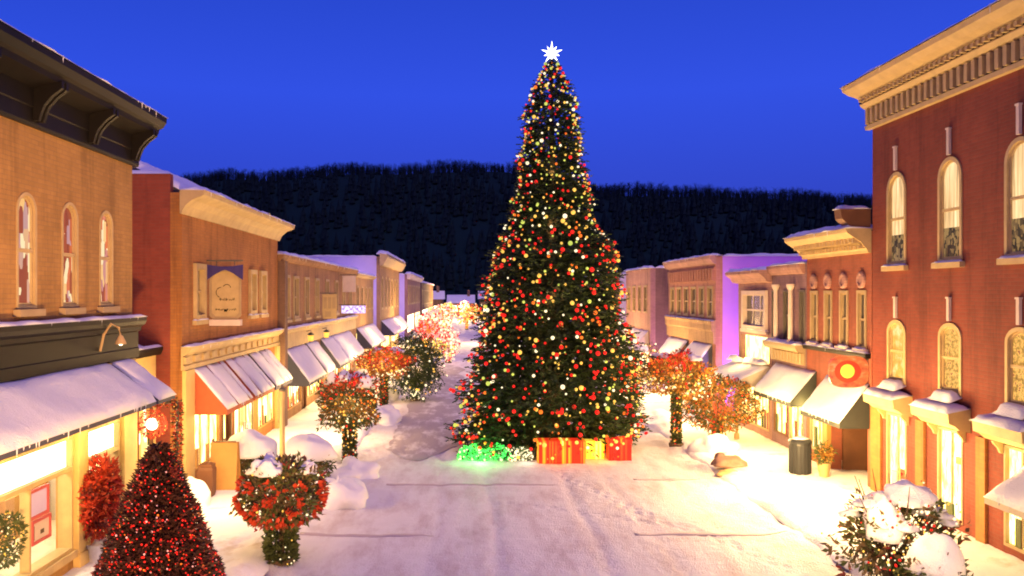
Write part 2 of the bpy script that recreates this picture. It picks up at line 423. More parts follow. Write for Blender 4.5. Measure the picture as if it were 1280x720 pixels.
            mb.build('snow',M['snow'],o,True)
        return o
    def door(s,yc,w,h,mat='umber_wood',z0=.14,glass='p_shop'):
        s.open.append((yc,w,0,z0+h,0)); mb=MB()
        s.ring(mb,s.outline(yc,w-.006,z0,z0+h-.004,0),s.outline(yc,w-.006,z0,z0+h,0,.09,0.0),-.2,.03)
        s.ring(mb,s.outline(yc,w-.18,z0+.01,z0+h-.1,0),s.outline(yc,w-.18,z0+.01,z0+h-.1,0,.13,.7),-.17,-.1)
        s.fbox(mb,-.16,-.12,yc-w/2+.12,yc+w/2-.12,z0+.05,z0+.7)
        s.fbox(mb,-.3,.02,yc-w/2+.01,yc+w/2-.01,0,z0-.01)
        d=mb.build('door',M[mat],s.root)
        mb=MB(); s.fbox(mb,-.15,-.135,yc-w/2+.2,yc+w/2-.2,z0+.69,z0+h-.22); mb.build('pane',M[glass],d)
        mb=MB(); y=yc-w/2+.17; mb.tube([(s.X(-.09),y,z0+.9),(s.X(-.03),y,z0+.92),(s.X(-.03),y,z0+1.15),(s.X(-.09),y,z0+1.17)],.014); mb.build('handle',M['iron'],d)
        return d
    def shopwin(s,y0,y1,z0,z1,mat='p_shop',frame='cream_dark',n=3,transom=True):
        yc,w=(y0+y1)/2,y1-y0; s.open.append((yc,w,z0,z1,0)); mb=MB()
        s.ring(mb,s.outline(yc,w-.006,z0+.003,z1-.003,0),s.outline(yc,w-.006,z0+.003,z1-.003,0,.06),-.1,.02)
        for k in range(1,n):
            yy=y0+w*k/n; s.fbox(mb,-.1,-.03,yy-.025,yy+.025,z0+.08,z1-.08)
        if transom: zt=z1-.55; s.fbox(mb,-.095,-.035,y0+.08,y1-.08,zt-.03,zt+.03)
        wo=mb.build('shop_window',M[frame],s.root)
        mb=MB(); s.fbox(mb,-.08,-.068,y0+.03,y1-.03,z0+.03,z1-.03); mb.build('pane',M[mat],wo)
        rng=random.Random(int(y0*31)); y=y0+.12     # goods standing in the window
        while y<y1-.25 and y0<62:
            mb=MB(); k=rng.random(); ww=rng.uniform(.12,.3); hh=rng.uniform(.2,.75)
            if k<.45: s.fbox(mb,-.06,-.012,y,y+ww,z0+.062,z0+.06+hh)
            elif k<.8: mb.lathe((s.X(-.035),y+.1,z0+.062),[(.022,0),(.03,hh*.5),(.012,hh*.75),(.024,hh*.85),(.004,hh)],8)
            else:
                s.fbox(mb,-.05,-.03,y,y+ww,z1-.62-hh*.6,z1-.62); s.fbox(mb,-.045,-.035,y+ww/2-.006,y+ww/2+.006,z1-.62,z1-.06)
            mb.build('display_item',M[rng.choice(('umber_wood','orange_wood','leaf_red','pale','leaf'))],wo); y+=ww+rng.uniform(.1,.4)
        return wo
# ------------------------------------------------------------------ LEFT ROW
XL,XR=-7.9,11.4
def bracket_pts(): return [(.1,8.72),(.2,8.72),(.24,8.86),(.3,9.0),(.44,9.16),(.62,9.3),(.62,9.43),(.13,9.3),(.1,9.28)]
b=Building('brick_building','tan brick building with dark bracketed cornice and long snowy awning, nearest on its row',XL,1,9.0,20.7,9.72,14,M['tan_brick'],M['tan_brick'])
for k,yc in enumerate((10.6,12.3,14.02,15.74,17.45,19.2)): b.window(yc,.72,5.34,7.43,.34,'p_red','cream',ft=.06,sill_mat='cream_dark',proud=.02,snowsill=False)
b.open+= [(14.3,6.5,.5,2.8,0),(19.0,1.8,.5,2.8,0)]
b.walls()
c=b.cornice([(.003,8.62),(.07,8.62),(.09,8.68),(.09,8.95),(.12,8.97),(.12,9.3),(.55,9.4),(.57,9.5),(.66,9.54),(.74,9.66),(.75,9.78),(.003,9.78)],8.9,20.9,'dark_wood')
b.snowcap(c,.02,.77,8.9,20.93,9.782,.13)
for k,yy in enumerate((11.3,13.6,15.9,18.2,20.5)):
    mb=MB(); 
    for e in (-.13,.05): b.profile(mb,[(d+.002,z) for d,z in bracket_pts()],yy+e,yy+e+.09)
    b.profile(mb,[(.1225,8.76),(.17,8.78),(.21,8.92),(.3,9.1),(.5,9.3),(.1225,9.27)],yy-.04,yy+.05)
    mb.build('bracket',M['dark_wood'],b.root)
c=b.cornice([(.003,4.13),(.12,4.13),(.12,4.34),(.1,4.36),(.1,4.72),(.17,4.76),(.17,4.84),(.26,4.9),(.3,4.98),(.3,5.07),(.003,5.07)],9.0,20.82,'dark_wood','fascia')
b.snowcap(c,.03,.31,9.0,20.83,5.072,.07,.15)
b.awning(9.3,19.15,4.12,3.29,1.1,'awn_dark',.09,.1); b.awning(19.3,20.4,4.12,3.29,1.1,'awn_dark',.09,.1)
for (y0,y1,n) in ((11.05,17.55,4),(18.1,19.9,1)):
    mb=MB(); yc,w=(y0+y1)/2,y1-y0
    b.ring(mb,b.outline(yc,w-.006,.503,2.797,0),b.outline(yc,w-.006,.503,2.797,0,.06),-.25,.03)
    b.fbox(mb,-.14,.03,y0+.06,y1-.06,2.1,2.18)
    for k in range(1,n): yy=y0+w*k/n; b.fbox(mb,-.2,-.02,yy-.03,yy+.03,.57,2.1)
    wo=mb.build('shop_window',M['cream'],b.root)
    mb=MB(); b.fbox(mb,-.1,-.09,y0+.04,y1-.04,2.17,2.76); tag(mb.build('pane',M['p_white'],wo),'glowing white transom pane')
    mb=MB(); b.fbox(mb,-.16,-.152,y0+.05,y1-.05,.55,2.12); mb.build('pane',M['glass'],wo)
    mb=MB(); b.fbox(mb,.003,.1,y0-.05,y1+.05,.36,.5); mb.build('sill',M['cream'],wo)
for y0,y1 in ((17.6,18.05),(19.95,20.69)):
    mb=MB(); b.fbox(mb,.004,.12,y0,y1,.0,3.9); b.fbox(mb,.12,.16,y0-.03,y1+.02,.0,.4); mb.build('pilaster',M['yellow_plaster'],b.root)
mb=MB(); b.fbox(mb,.004,.09,9.0,20.69,2.9,4.1); mb.build('sign_board',M['cream'],b.root)
mb=MB()   # the shop room behind the glass
b.fbox(mb,-2.6,-.34,9.4,20.3,.3,.4); b.fbox(mb,-2.7,-2.6,9.4,20.3,.4,3.4); b.fbox(mb,-2.6,-.34,9.3,9.4,.4,3.4); b.fbox(mb,-2.6,-.34,20.3,20.4,.4,3.4); b.fbox(mb,-2.6,-.34,9.4,20.3,3.4,3.5)
room=mb.build('shop_interior',M['awn_cream'],b.root)
mb=MB(); rng=random.Random(5)
for k in range(9):
    y=10.2+k*1.15; h=rng.uniform(.7,1.7); b.fbox(mb,-2.2,-1.7,y,y+.75,.4,.4+h)
    for q in range(3): b.fbox(mb,-2.1+q*.12,-2.0+q*.12,y+.1+q*.2,y+.25+q*.2,.4+h,.4+h+rng.uniform(.15,.4))
mb.build('display_stand',M['orange_wood'],room)
mb=MB(); 
for k in range(5): b.fbox(mb,-1.3,-1.0,10.2+k*2.1,11.6+k*2.1,3.3,3.36)
mb.build('ceiling_light',emit('shop_tube',(1,.84,.55),70,True),room)
# poster frames in the window
for (y0,y1,z0,z1,lab,mt) in ((16.05,16.8,1.45,2.0,'red framed poster in the brick shop window, upper of two','pale'),(16.15,16.88,.97,1.42,'small red framed print in the brick shop window, lower of two','cream')):
    yc,w=(y0+y1)/2,y1-y0; mb=MB(); b.ring(mb,b.outline(yc,w,z0,z1,0),b.outline(yc,w,z0,z1,0,.055),-.13,-.09)
    t=thing('poster',lab,'poster',(XL-.11,yc,z0)); mb.build('frame',paint('poster_red',(.5,.09,.09)) if z0>1.2 else bpy.data.materials['poster_red'],t)
    mb=MB(); b.fbox(mb,-.125,-.115,y0+.03,y1-.03,z0+.03,z1-.03); sh=mb.build('print',M['lavender_wall'] if z0>1.2 else M['pale'],t)
    if z0<1.2:
        mb=MB(); b.fbox(mb,-.1148,-.112,yc-.02,yc+.12,z0+.14,z0+.22); b.fbox(mb,-.1148,-.112,y0+.06,y0+.12,z0+.08,z0+.34); mb.build('picture',M['leaf_brown'],t)
L1=b
b=Building('annex','low yellow plaster annex with lit doorway in the gap between two shops',-8.6,1,20.75,24.25,4.15,5,M['yellow_plaster'])
b.shopwin(22.9,24.0,.6,2.6,'p_shop2','umber_wood',1); b.door(21.9,1.0,2.3,'orange_wood')
b.walls(); c=b.cornice([(.003,3.95),(.14,3.95),(.2,4.08),(.2,4.17),(.003,4.17)],20.76,24.24,'dark_wood','coping'); b.snowcap(c,.0,.2,20.76,24.24,4.172,.07,.15)
# second building
b=Building('cove_building','orange brick building with flared cream cornice, snow roof and dark red side wall',XL,1,24.3,36.5,8.42,12,M['orange_brick'],M['red_side'])
for yc in (25.8,28.9,32.15,33.75): b.window(yc,1.0,4.85,6.5,0,'p_wine','cream',ft=.16,proud=.1,sill_mat='cream')
b.shopwin(25.2,27.9,.5,3.0,'p_shop','orange_wood',3); b.shopwin(29.7,32.4,.5,3.0,'p_shop2','cream_dark',3); b.shopwin(33.0,35.9,.5,3.0,'p_shop','orange_wood',3); b.door(28.8,1.1,2.4,'umber_wood')
b.walls(8.93)
c=b.cornice([(.003,7.82),(.05,7.82),(.08,7.9),(.16,8.04),(.34,8.2),(.6,8.3),(.66,8.34),(.68,8.46),(.003,8.46)],24.1,36.7,'cream')
b.snowcap(c,.02,.7,24.1,36.72,8.462,.13)
mb=MB(); b.profile(mb,[(-.01,8.43),(-2.2,9.55),(-4.4,8.75),(-4.4,8.7),(-2.2,8.7),(-.33,8.43)],24.6,36.2); mb.build('roof_slope',M['roof'],b.root)
mb=MB(); snow_quad(mb,(XL-.05,24.6,8.47),(XL-.05,36.2,8.47),(XL-2.2,24.6,9.56),(XL-2.2,36.2,9.56),.16,3,.3,(.45,0,.9)); mb.build('snow',M['snow'],b.root,True)
c=b.cornice([(.003,3.5),(.1,3.5),(.1,3.62),(.06,3.64),(.06,3.9),(.16,3.96),(.26,4.06),(.28,4.15),(.003,4.15)],24.2,36.5,'cream','shop_cornice',dent=[(.06,.12,3.68,3.86,.34,.5)])
b.snowcap(c,.02,.28,24.2,36.5,4.152,.06,.15)
b.awning(25.15,28.15,3.48,2.32,1.0,'awn_red',.07,streaks=True,label='rust red awning with striped snow'); b.awning(28.5,31.3,3.48,2.32,1.0,'awn_red',.07,streaks=True); b.awning(31.6,34.5,3.48,2.32,1.0,'awn_dark',.07,streaks=True)
for y0,y1 in ((24.31,25.1),(35.95,36.49)):
    mb=MB(); b.fbox(mb,.004,.11,y0,y1,.0,3.48); b.fbox(mb,.11,.15,y0-.02,y1+.02,.0,.35); mb.build('pilaster',M['yellow_plaster'],b.root)
L2=b
# third building
b=Building('long_building','long low brown brick building with a row of narrow upper windows',XL,1,36.55,61.4,7.25,12,M['brown_brick'])
for yc in (38.3,40.3,43.0,45.9,49.2,52.6,55.8,58.9): b.window(yc,1.15,4.5,6.45,0,'p_dim','cream_dark',ft=.12,proud=.07,sill_mat='cream_dark',snowsill=False,muntins=1)
b.shopwin(37.2,41.6,.5,2.9,'p_shop2','orange_wood',5); b.shopwin(43.2,48,.5,2.9,'p_shop','cream_dark',5); b.shopwin(49,54,.5,2.9,'p_shop2','orange_wood',5); b.shopwin(55,60.6,.5,2.9,'p_shop','cream_dark',5); b.door(42.4,1.1,2.4,'umber_wood')
b.walls(); c=b.cornice([(.003,7.0),(.1,7.0),(.22,7.14),(.26,7.27),(.003,7.27)],36.55,61.5,M['brown_brick']); b.snowcap(c,-.3,.27,36.55,61.5,7.272,.16)
c=b.cornice([(.003,3.25),(.08,3.25),(.08,3.9),(.2,3.98),(.24,4.1),(.003,4.1)],36.8,61.4,'cream','shop_cornice'); b.snowcap(c,.01,.24,36.8,61.4,4.102,.1,.2)
mb=MB(); b.fbox(mb,.004,.3,36.56,37.1,0,7.0); mb.build('pilaster',M['umber_brick'],b.root)
b.awning(37.9,45.6,3.22,1.8,1.05,'awn_dark',.09,streaks=[(37.95,42.3),(42.9,45.5)]); b.awning(47,58,3.22,1.8,1.05,'awn_dark',.09,streaks=[(47.1,50.5),(50.7,57.9)])
b=Building('ochre_building','small ochre building between the long brown one and a tall pale one',XL,1,61.45,73.5,7.05,12,M['ochre_brick'])
for yc in (63,65.5,68,70.5,72.5): b.window(yc,1.1,4.4,6.2,0,'p_dim','cream_dark',ft=.12,sill=False)
b.shopwin(62,67,.5,2.9,'p_shop','cream_dark',4); b.shopwin(68,73,.5,2.9,'p_shop2','cream_dark',4)
b.walls(); c=b.cornice([(.003,6.8),(.2,6.9),(.25,7.07),(.003,7.07)],61.45,73.5,'cream_dark'); b.snowcap(c,-.3,.25,61.45,73.5,7.072,.16)
b.awning(62.3,72.5,3.2,1.9,1.1,'awn_dark',.12,streaks=True)
b=Building('tall_pale_building','tall cream building with rounded snow cornice and blue side wall',XL,1,79,101,9.0,13,M['ochre_brick'],M['lavender_wall'])
for yc in (81,84.5,88,91.5,95,98.5): b.window(yc,1.5,4.2,7.3,.5,'p_dim','cream',ft=.2,sill=False)
b.shopwin(80,89,.5,2.9,'p_shop','cream_dark',5); b.shopwin(91,100,.5,2.9,'p_shop2','cream_dark',5)
b.walls(); c=b.cornice([(.003,8.2),(.3,8.2),(.5,8.5),(.75,8.95),(.7,9.15),(.003,9.3)],78.6,101.3,'cream'); b.snowcap(c,-.3,.75,78.6,101.3,9.2,.3)
b.awning(80,100,3.2,2,1.2,'awn_dark',.12,streaks=True)
b=Building('pink_building','pinkish far building with snowy parapet past the tall cream one',XL,1,114,146,8.2,13,M['rose_brick'],M['lavender_wall'])
for k in range(7): b.window(117+k*4.3,1.8,4.2,6.9,0,'p_dim','cream',ft=.2,sill=False)
b.shopwin(115,129,.5,2.9,'p_white','cream_dark',5); b.shopwin(131,145,.5,2.9,'p_shop2','cream_dark',5)
b.walls(); c=b.cornice([(.003,7.6),(.3,7.7),(.6,8.2),(.003,8.3)],113.8,146,'pale'); b.snowcap(c,-.3,.6,113.8,146,8.25,.3)
b=Building('last_building','low dim building at the far end of the row with white roof',XL,1,150,200,7.6,14,M['umber_brick'])
b.shopwin(152,174,.5,2.9,'p_white','cream_dark',6); b.shopwin(176,199,.5,2.9,'p_shop','cream_dark',6)
for k in range(9): b.window(153+k*5.2,2,3.8,6.4,0,'p_dim','cream',ft=.2,sill=False)
b.walls(); b.snowcap(b.wall,-.32,.4,150,200,7.605,.3)
# ------------------------------------------------------------------ RIGHT ROW
b=Building('red_brick_building','tall red brick building with tan dentil cornice and arched lit windows',XR,-1,10.0,24.8,11.36,13,M['red_brick'])
for k,yc in enumerate((23.4,20.8,18.15,15.5,12.9)):
    b.window(yc,1.04,6.36,8.86,.5,'p_curtain','cream',ft=.09,lower=('p_lattice',.33),proud=.03,muntins=0,sill_mat='cream')
    b.window(yc,1.0,3.25,4.93,.34,('p_amber','p_orn','p_orn','p_amber','p_amber')[k],'cream',ft=.09,proud=.03,sill=False)
    b.shopwin(yc-.55,yc+.55,.28,2.42,'p_lace','cream_dark',2,False)
b.walls()
for k,yc in enumerate((23.4,20.8,18.15,15.5,12.9)):
    for z0,z1 in ((8.9,9.5),(4.97,5.5)):
        mb=MB(); b.fbox(mb,.004,.07,yc-.05,yc+.05,z0,z1); b.fbox(mb,.004,.085,yc-.07,yc+.07,z1,z1+.04); mb.build('finial',M['pale'],b.root)
    mb=MB(); pr=[(.004,2.45),(.25,2.5),(.36,2.6),(.5,2.66),(.52,2.88),(.004,3.0)]
    b.profile(mb,pr,yc-.85,yc+.85)
    for yy in (yc-.66,yc+.58): b.profile(mb,[(.005,2.2),(.06,2.22),(.1,2.32),(.2,2.42),(.22,2.478),(.005,2.449)],yy,yy+.08)
    h=mb.build('hood',M['cream'],b.root)
    mb=MB(); snow_quad(mb,(XR-.56,yc-.87,2.885),(XR-.56,yc+.87,2.885),(XR-.02,yc-.88,3.0),(XR-.02,yc+.88,3.0),.1,yc,.11); snow_quad(mb,(XR-.3,yc-.5,3.08),(XR-.3,yc+.5,3.08),(XR+.04,yc-.5,3.22),(XR+.04,yc+.5,3.22),.16,yc,.11); mb.build('snow',M['snow'],h,True)
mb=MB(); b.profile(mb,[(.003,10.25),(.14,10.25),(.15,10.36),(.1,10.38),(.1,10.82),(.2,10.86),(.3,10.95),(.3,11.1),(.42,11.16),(.6,11.22),(.78,11.32),(.82,11.44),(.003,11.44)],9.8,24.96)
y=9.9
while y<24.8: b.fbox(mb,.1,.2,y,y+.13,10.385,10.8); y+=.29
y=9.9
while y<24.8: b.fbox(mb,.3,.42,y,y+.11,10.99,11.08); y+=.22
mb.cur=1; b.fbox(mb,.1,.104,9.8,24.955,10.383,10.818); b.fbox(mb,.3,.304,9.8,24.955,10.975,11.095)  # gap shade behind the dentils, put in as dark strips
c=mb.build('cornice',[M['cream'],M['dark_wood']],b.root); b.snowcap(c,.02,.86,9.8,25.0,11.442,.14)  # dark_wood slot colours the gap shade strips
for y0,y1 in ((24.2,24.79),(21.9,22.3),(19.3,19.65)):
    mb=MB(); b.fbox(mb,.004,.07,y0,y1,0,2.44); mb.build('pilaster',M['orange_brick'],b.root)
b.awning(14.4,17.35,2.42,1.62,1.2,'awn_cream',.1,.14,.1)
R1=b
b=Building('small_brick_building','small red brick building with four narrow windows under round medallions',XR,-1,24.85,29.6,7.4,12,M['red_brick_b'])
for yc in (28.95,27.83,26.66,25.45): b.window(yc,.6,4.02,5.72,0,'p_dim','cream_dark',ft=.085,sill_mat='pale',lower=('p_wine',.5))
b.open.append((26.35,2.5,.0,2.25,0)); b.shopwin(28.0,29.3,.5,2.3,'p_shop','cream_dark',2,False)
b.walls()
for yc in (28.95,27.83,26.66,25.45):
    mb=MB(); mb.loft([[(XR-d,yc+r*math.cos(2*PI*k/18),6.02+r*math.sin(2*PI*k/18)) for k in range(18)] for d,r in ((.004,.25),(.06,.25),(.09,.2),(.09,.15),(.06,.13))]); mb.build('medallion',M['rose_brick'],b.root)
c=b.cornice([(.003,6.78),(.1,6.78),(.12,6.86),(.3,7.08),(.55,7.25),(.7,7.36),(.72,7.47),(.003,7.47)],24.86,29.75,'cream',dent=[(.12,.34,6.9,7.0,.12,.14),(.3,.5,7.06,7.2,.12,.14)]); b.snowcap(c,-.3,.74,24.86,29.78,7.472,.16)
mb=MB(); b.profile(mb,[(.004,6.95),(.1,7.0),(.25,7.3),(.6,7.55),(.82,7.75),(.86,8.02),(.004,8.02)],24.9,25.35); c=mb.build('corbel',M['umber_wood'],b.root); b.snowcap(c,.0,.88,24.88,25.38,8.022,.12,.1)
c=b.cornice([(.003,3.78),(.12,3.78),(.16,3.86),(.16,3.92),(.003,3.92)],24.9,29.6,'dark_wood','ledge'); b.snowcap(c,.0,.17,24.9,29.6,3.922,.08,.12)
b.awning(24.95,27.9,3.05,1.95,.85,'awn_black',.09)
mb=MB(); b.fbox(mb,-1.5,-.33,25.1,25.2,.1,2.3); b.fbox(mb,-1.5,-.33,27.5,27.6,.1,2.3); b.fbox(mb,-1.6,-1.5,25.1,27.6,.1,2.3); b.fbox(mb,-1.5,-.33,25.1,27.6,2.3,2.36); rc=mb.build('entry_recess',M['umber_wood'],b.root)
mb=MB(); b.fbox(mb,-1.1,-1.04,25.25,26.3,.12,2.1); d=mb.build('door',M['umber_wood'],b.root); mb=MB(); b.fbox(mb,-1.038,-1.02,25.4,26.15,.9,1.95); mb.build('pane',M['p_wine'],d)
mb=MB(); b.fbox(mb,.004,.14,27.62,27.98,0,2.6); mb.build('pilaster',M['orange_wood'],b.root)
b=Building('plum_building','plum brick building with white columns between its upper windows',XR,-1,29.65,33.0,6.62,12,M['plum_brick'])
for yc in (29.98,31.42,32.7): b.window(yc,.5 if yc!=31.42 else .7,3.95,5.75,0,'p_dim','iron',ft=.06,sill=False)
b.shopwin(29.9,31.2,.5,2.4,'p_lace','cream_dark',2,False); b.shopwin(31.4,32.8,.5,2.4,'p_shop','umber_wood',2,False)
b.walls()
for yy in (30.68,32.15):
    mb=MB(); mb.lathe((XR-.16,yy,3.9),[(.12,0),(.12,.1),(.085,.14),(.075,1.85),(.11,1.92),(.14,2.0),(.14,2.06)],14); mb.build('column',M['pale'],b.root)
c=b.cornice([(.003,6.3),(.08,6.32),(.16,6.45),(.2,6.55),(.2,6.64),(.003,6.64)],29.76,33.04,'rose_brick'); b.snowcap(c,-.3,.2,29.76,33.04,6.642,.1)
c=b.cornice([(.003,3.2),(.08,3.2),(.08,3.6),(.3,3.66),(.36,3.78),(.36,3.88),(.003,3.88)],29.7,33,'cream_dark','shop_cornice',dent=[(.08,.16,3.24,3.58,.14,.16)]); b.snowcap(c,.0,.36,29.7,33,3.882,.1,.15)
b.awning(28.75,32.5,3.08,2.08,.85,'awn_black',.09)
b=Building('rose_building','rose building with one framed bay above a yellow lit porch',XR,-1,33.05,37.1,6.5,12,M['rose_brick'])
b.window(34.9,2.9,4.2,5.75,0,'p_dim','pale',ft=.16,proud=.12,muntins=2); b.shopwin(33.3,36.9,.4,2.5,'p_shop','cream',4)
b.open.append((35.0,3.4,2.9,3.95,0))
b.walls()
mb=MB(); b.fbox(mb,-.2,-.18,33.32,36.68,2.92,3.94); mb.build('lit_panel',M['p_shop'],b.root)
c=b.cornice([(.003,6.05),(.2,6.1),(.3,6.25),(.5,6.4),(.5,6.52),(.003,6.52)],33.0,37.3,M['rose_brick']); b.snowcap(c,-.3,.52,33,37.3,6.522,.13)
b.awning(33.2,37.0,2.85,2.3,1.3,'awn_cream',.12,.2)
for yy in (33.4,35.1,36.8):
    mb=MB(); mb.tube([(XR-1.2,yy,.12),(XR-1.2,yy,2.3)],.055,8); mb.lathe((XR-1.2,yy,.12),[(.1,0),(.1,.2),(.06,.24)],8); mb.build('porch_post',M['cream'],b.root)
mb=MB(); rng=random.Random(8)
for k in range(5): lump(mb,(XR-rng.uniform(.2,.4),33.5+k*.8,2.84+rng.uniform(0,.1)),(.22,.4,.22),k,14,7)
mb.build('snow',M['snow'],b.root,True)
b=Building('salmon_building','salmon building with violet-lit white side wall and six narrow bays',XR,-1,40.5,50.0,7.36,13,M['salmon_brick'],M['violet_lit_wall'])
for k in range(6): b.window(41.4+k*1.52,.95,4.5,6.0,0,'p_dim','cream_dark',ft=.09,sill=False)
b.shopwin(41,45,.5,2.7,'p_white','pale',3); b.shopwin(46,49.6,.5,2.7,'p_shop2','pale',3)
b.walls()
c=b.cornice([(.003,7.0),(.15,7.05),(.3,7.25),(.32,7.4),(.003,7.4)],40.4,50.1,M['rose_brick']); b.snowcap(c,-.3,.33,40.4,50.1,7.402,.1)
c=b.cornice([(.003,6.2),(.05,6.2),(.07,6.85),(.003,6.9)],40.55,49.95,M['salmon_brick'],'frieze',dent=[(.07,.13,6.25,6.8,.25,.25)])
c=b.cornice([(.003,3.3),(.1,3.3),(.12,3.85),(.2,3.95),(.2,4.2),(.26,4.35),(.003,4.4)],40.5,50,M['ochre_brick'],'shop_cornice'); b.snowcap(c,.0,.26,40.5,50,4.38,.06)
b.awning(41,44.4,3.25,1.95,1.0,'awn_dark',.1); b.awning(45.4,49.4,3.25,1.95,1.0,'awn_dark',.1)
b=Building('narrow_building','narrow rose building with dark side wall left of the salmon one',XR,-1,55,63.5,7.25,12,M['rose_brick'],M['umber_brick'])
for k in range(4): b.window(56.5+k*1.9,1.0,4.4,6.2,0,'p_dim','cream_dark',ft=.1,sill=False)
b.shopwin(55.6,63,.5,2.7,'p_white','pale',5); b.walls(); b.snowcap(b.wall,-.32,.2,54.9,63.6,7.252,.16)
b.awning(55.5,63,3.3,2.1,1.1,'awn_cream',.1,streaks=True)
b=Building('violet_building','violet far building mostly hidden behind the big lit tree',XR,-1,68,92,7.2,12,M['rose_brick'],M['lavender_wall'])
for k in range(7): b.window(70+k*3.2,1.4,4.2,6.2,0,'p_dim','cream_dark',ft=.15,sill=False)
b.shopwin(69,80,.5,2.7,'p_white','pale',6); b.shopwin(81,91,.5,2.7,'p_shop','pale',6); b.walls(); b.snowcap(b.wall,-.32,.3,67.9,92,7.202,.2)
# crossing street at the far end
for i,(x0,x1,y,h,wm,lab) in enumerate(((-13,-6.2,214,6.5,'umber_brick','white roofed far house closing the street, leftmost one'),(-5,1.4,222,5.5,'rose_brick','low rose far house closing the street beside the tall tree'),(3,11,226,6.5,'ochre_brick','ochre far house closing the street behind the big tree'))):
    t=thing('far_house',lab,'house',((x0+x1)/2,y,0),'houses closing the street'); mb=MB(); mb.box(x0,x1,y,y+9,0,h-2); mb.build('wall',M[wm],t)
    mb=MB(); mb.loft([[(xx,y-.5,h-2.1),(xx,y+4.5,h),(xx,y+9.5,h-2.1)] for xx in (x0-.4,x1+.4)]); r=mb.build('roof',M['snow'],t)
    for k in range(3):
        mb=MB(); xx=x0+1+k*(x1-x0-2)/2.6; mb.box(xx,xx+1.1,y-.06,y-.01,1.2,2.8); mb.build('window',M['p_white'],t)
    mb=MB(); mb.box(x1-1.6,x1-.9,y+3.6,y+4.3,h-.6,h+1.2); mb.build('chimney',M['umber_brick'],r)
# ------------------------------------------------------------------ GROUND
def fbm(x,y,s,o=4): return noise.fractal(Vector((x*s,y*s,.37)),1.0,2.0,o)
def sheet(name,x0,x1,y0,y1,stepx,stepy,zf,mat):
    nx=max(1,int((x1-x0)/stepx)); ny=max(1,int((y1-y0)/stepy)); mb=MB()
    mb.v=[(x0+(x1-x0)*i/nx,y0+(y1-y0)*j/ny,zf(x0+(x1-x0)*i/nx,y0+(y1-y0)*j/ny)) for j in range(ny+1) for i in range(nx+1)]
    W=nx+1; mb.f=[(j*W+i,j*W+i+1,(j+1)*W+i+1,(j+1)*W+i) for j in range(ny) for i in range(nx)]
    o=mb.build(name,mat,None,True); tag(o,kind='structure'); return o
mb=MB(); mb.add([(-900,-300,-.06),(900,-300,-.06),(900,900,-.06),(-900,900,-.06)],[(0,1,2,3)]); tag(mb.build('ground',M['ground']),kind='structure')
KL,KR=-4.0,7.6
rngt=random.Random(3)
PRINTS={}
rp=random.Random(19)
for (x,y,a,n_) in ((-3.2,15,.3,20),(6.9,16,1.75,60),(5.5,21,2.6,18),(-6,16,1.4,70),(9.3,17,1.6,70),(-5.2,22,1.5,60),(9.9,22,1.5,60)):
    for k in range(n_):
        a+=rp.uniform(-.09,.09); x+=.3*math.cos(a); y+=.3*math.sin(a); sd=.1*(1 if k%2 else -1)
        px_,py_=x-sd*math.sin(a),y+sd*math.cos(a); PRINTS.setdefault((int(px_//.5),int(py_//.5)),[]).append((px_,py_,math.cos(a),math.sin(a)))
def prints(x,y):
    d=0; cx,cy=int(x//.5),int(y//.5)
    for i in (-1,0,1):
        for j in (-1,0,1):
            for (a,b,c,s_) in PRINTS.get((cx+i,cy+j),()):
                u=(x-a)*c+(y-b)*s_; v=-(x-a)*s_+(y-b)*c; q=(u/.17)**2+(v/.085)**2
                if q<4: d=max(d,math.exp(-q*q*.8)-.25*math.exp(-(q-2)**2*2))
    return d
RUTS=[(-.9,.05),(.55,.05),(2.9,.045),(4.4,.04),(-2.2,.03),(5.9,.03)]
def street_z(x,y):
    z=.008*fbm(x,y,.6)+.008*fbm(x,y,2.6)+.008*noise.noise(Vector((x*7,y*7,1)))
    for c,d in RUTS:
        q=x-c-.35*noise.noise(Vector((y*.11,c,0))); z-=d*.7*math.exp(-(q/.17)**2)*(.5+.5*noise.noise(Vector((c,y*.3,2)))+.3)
    z-=.03*prints(x,y)
    e=min(x-KL,KR-x); z+=.07*math.exp(-(e/.5)**2)*(1+fbm(x,y,1.1))
    return z
sheet('street',KL-.1,KR+.1,11,44,.07,.085,street_z,M['snow_street'])
sheet('street',KL-.1,KR+.1,44,215,.5,.8,lambda x,y:.02*fbm(x,y,.6),M['snow_street'])
def walk_z(kx,wx):
    sgn=1 if wx>kx else -1
    def f(x,y):
        d=(x-kx)*sgn
        z=.12*min(1,max(0,d/.12+.3))+.03*fbm(x,y,.9)+.015*fbm(x,y,3)
        r=.5+.5*noise.noise(Vector((y*.35,kx,5)))+.4*noise.noise(Vector((y*1.3,kx,5)))
        z+=max(0,r)*.3*math.exp(-((d-.45)/.33)**2)-.04*prints(x,y)
        return z
    return f
for a,bx in ((KL,XL),(KR,XR)):
    lo,hi=min(a,bx),max(a,bx)
    sheet('pavement',lo-(1.0 if bx<a else 0),hi+(1.0 if bx>a else 0),7,44,.1,.12,walk_z(a,bx),M['snow_walk'])
    sheet('pavement',lo-(1.0 if bx<a else 0),hi+(1.0 if bx>a else 0),44,205,.35,.6,walk_z(a,bx),M['snow_walk'])
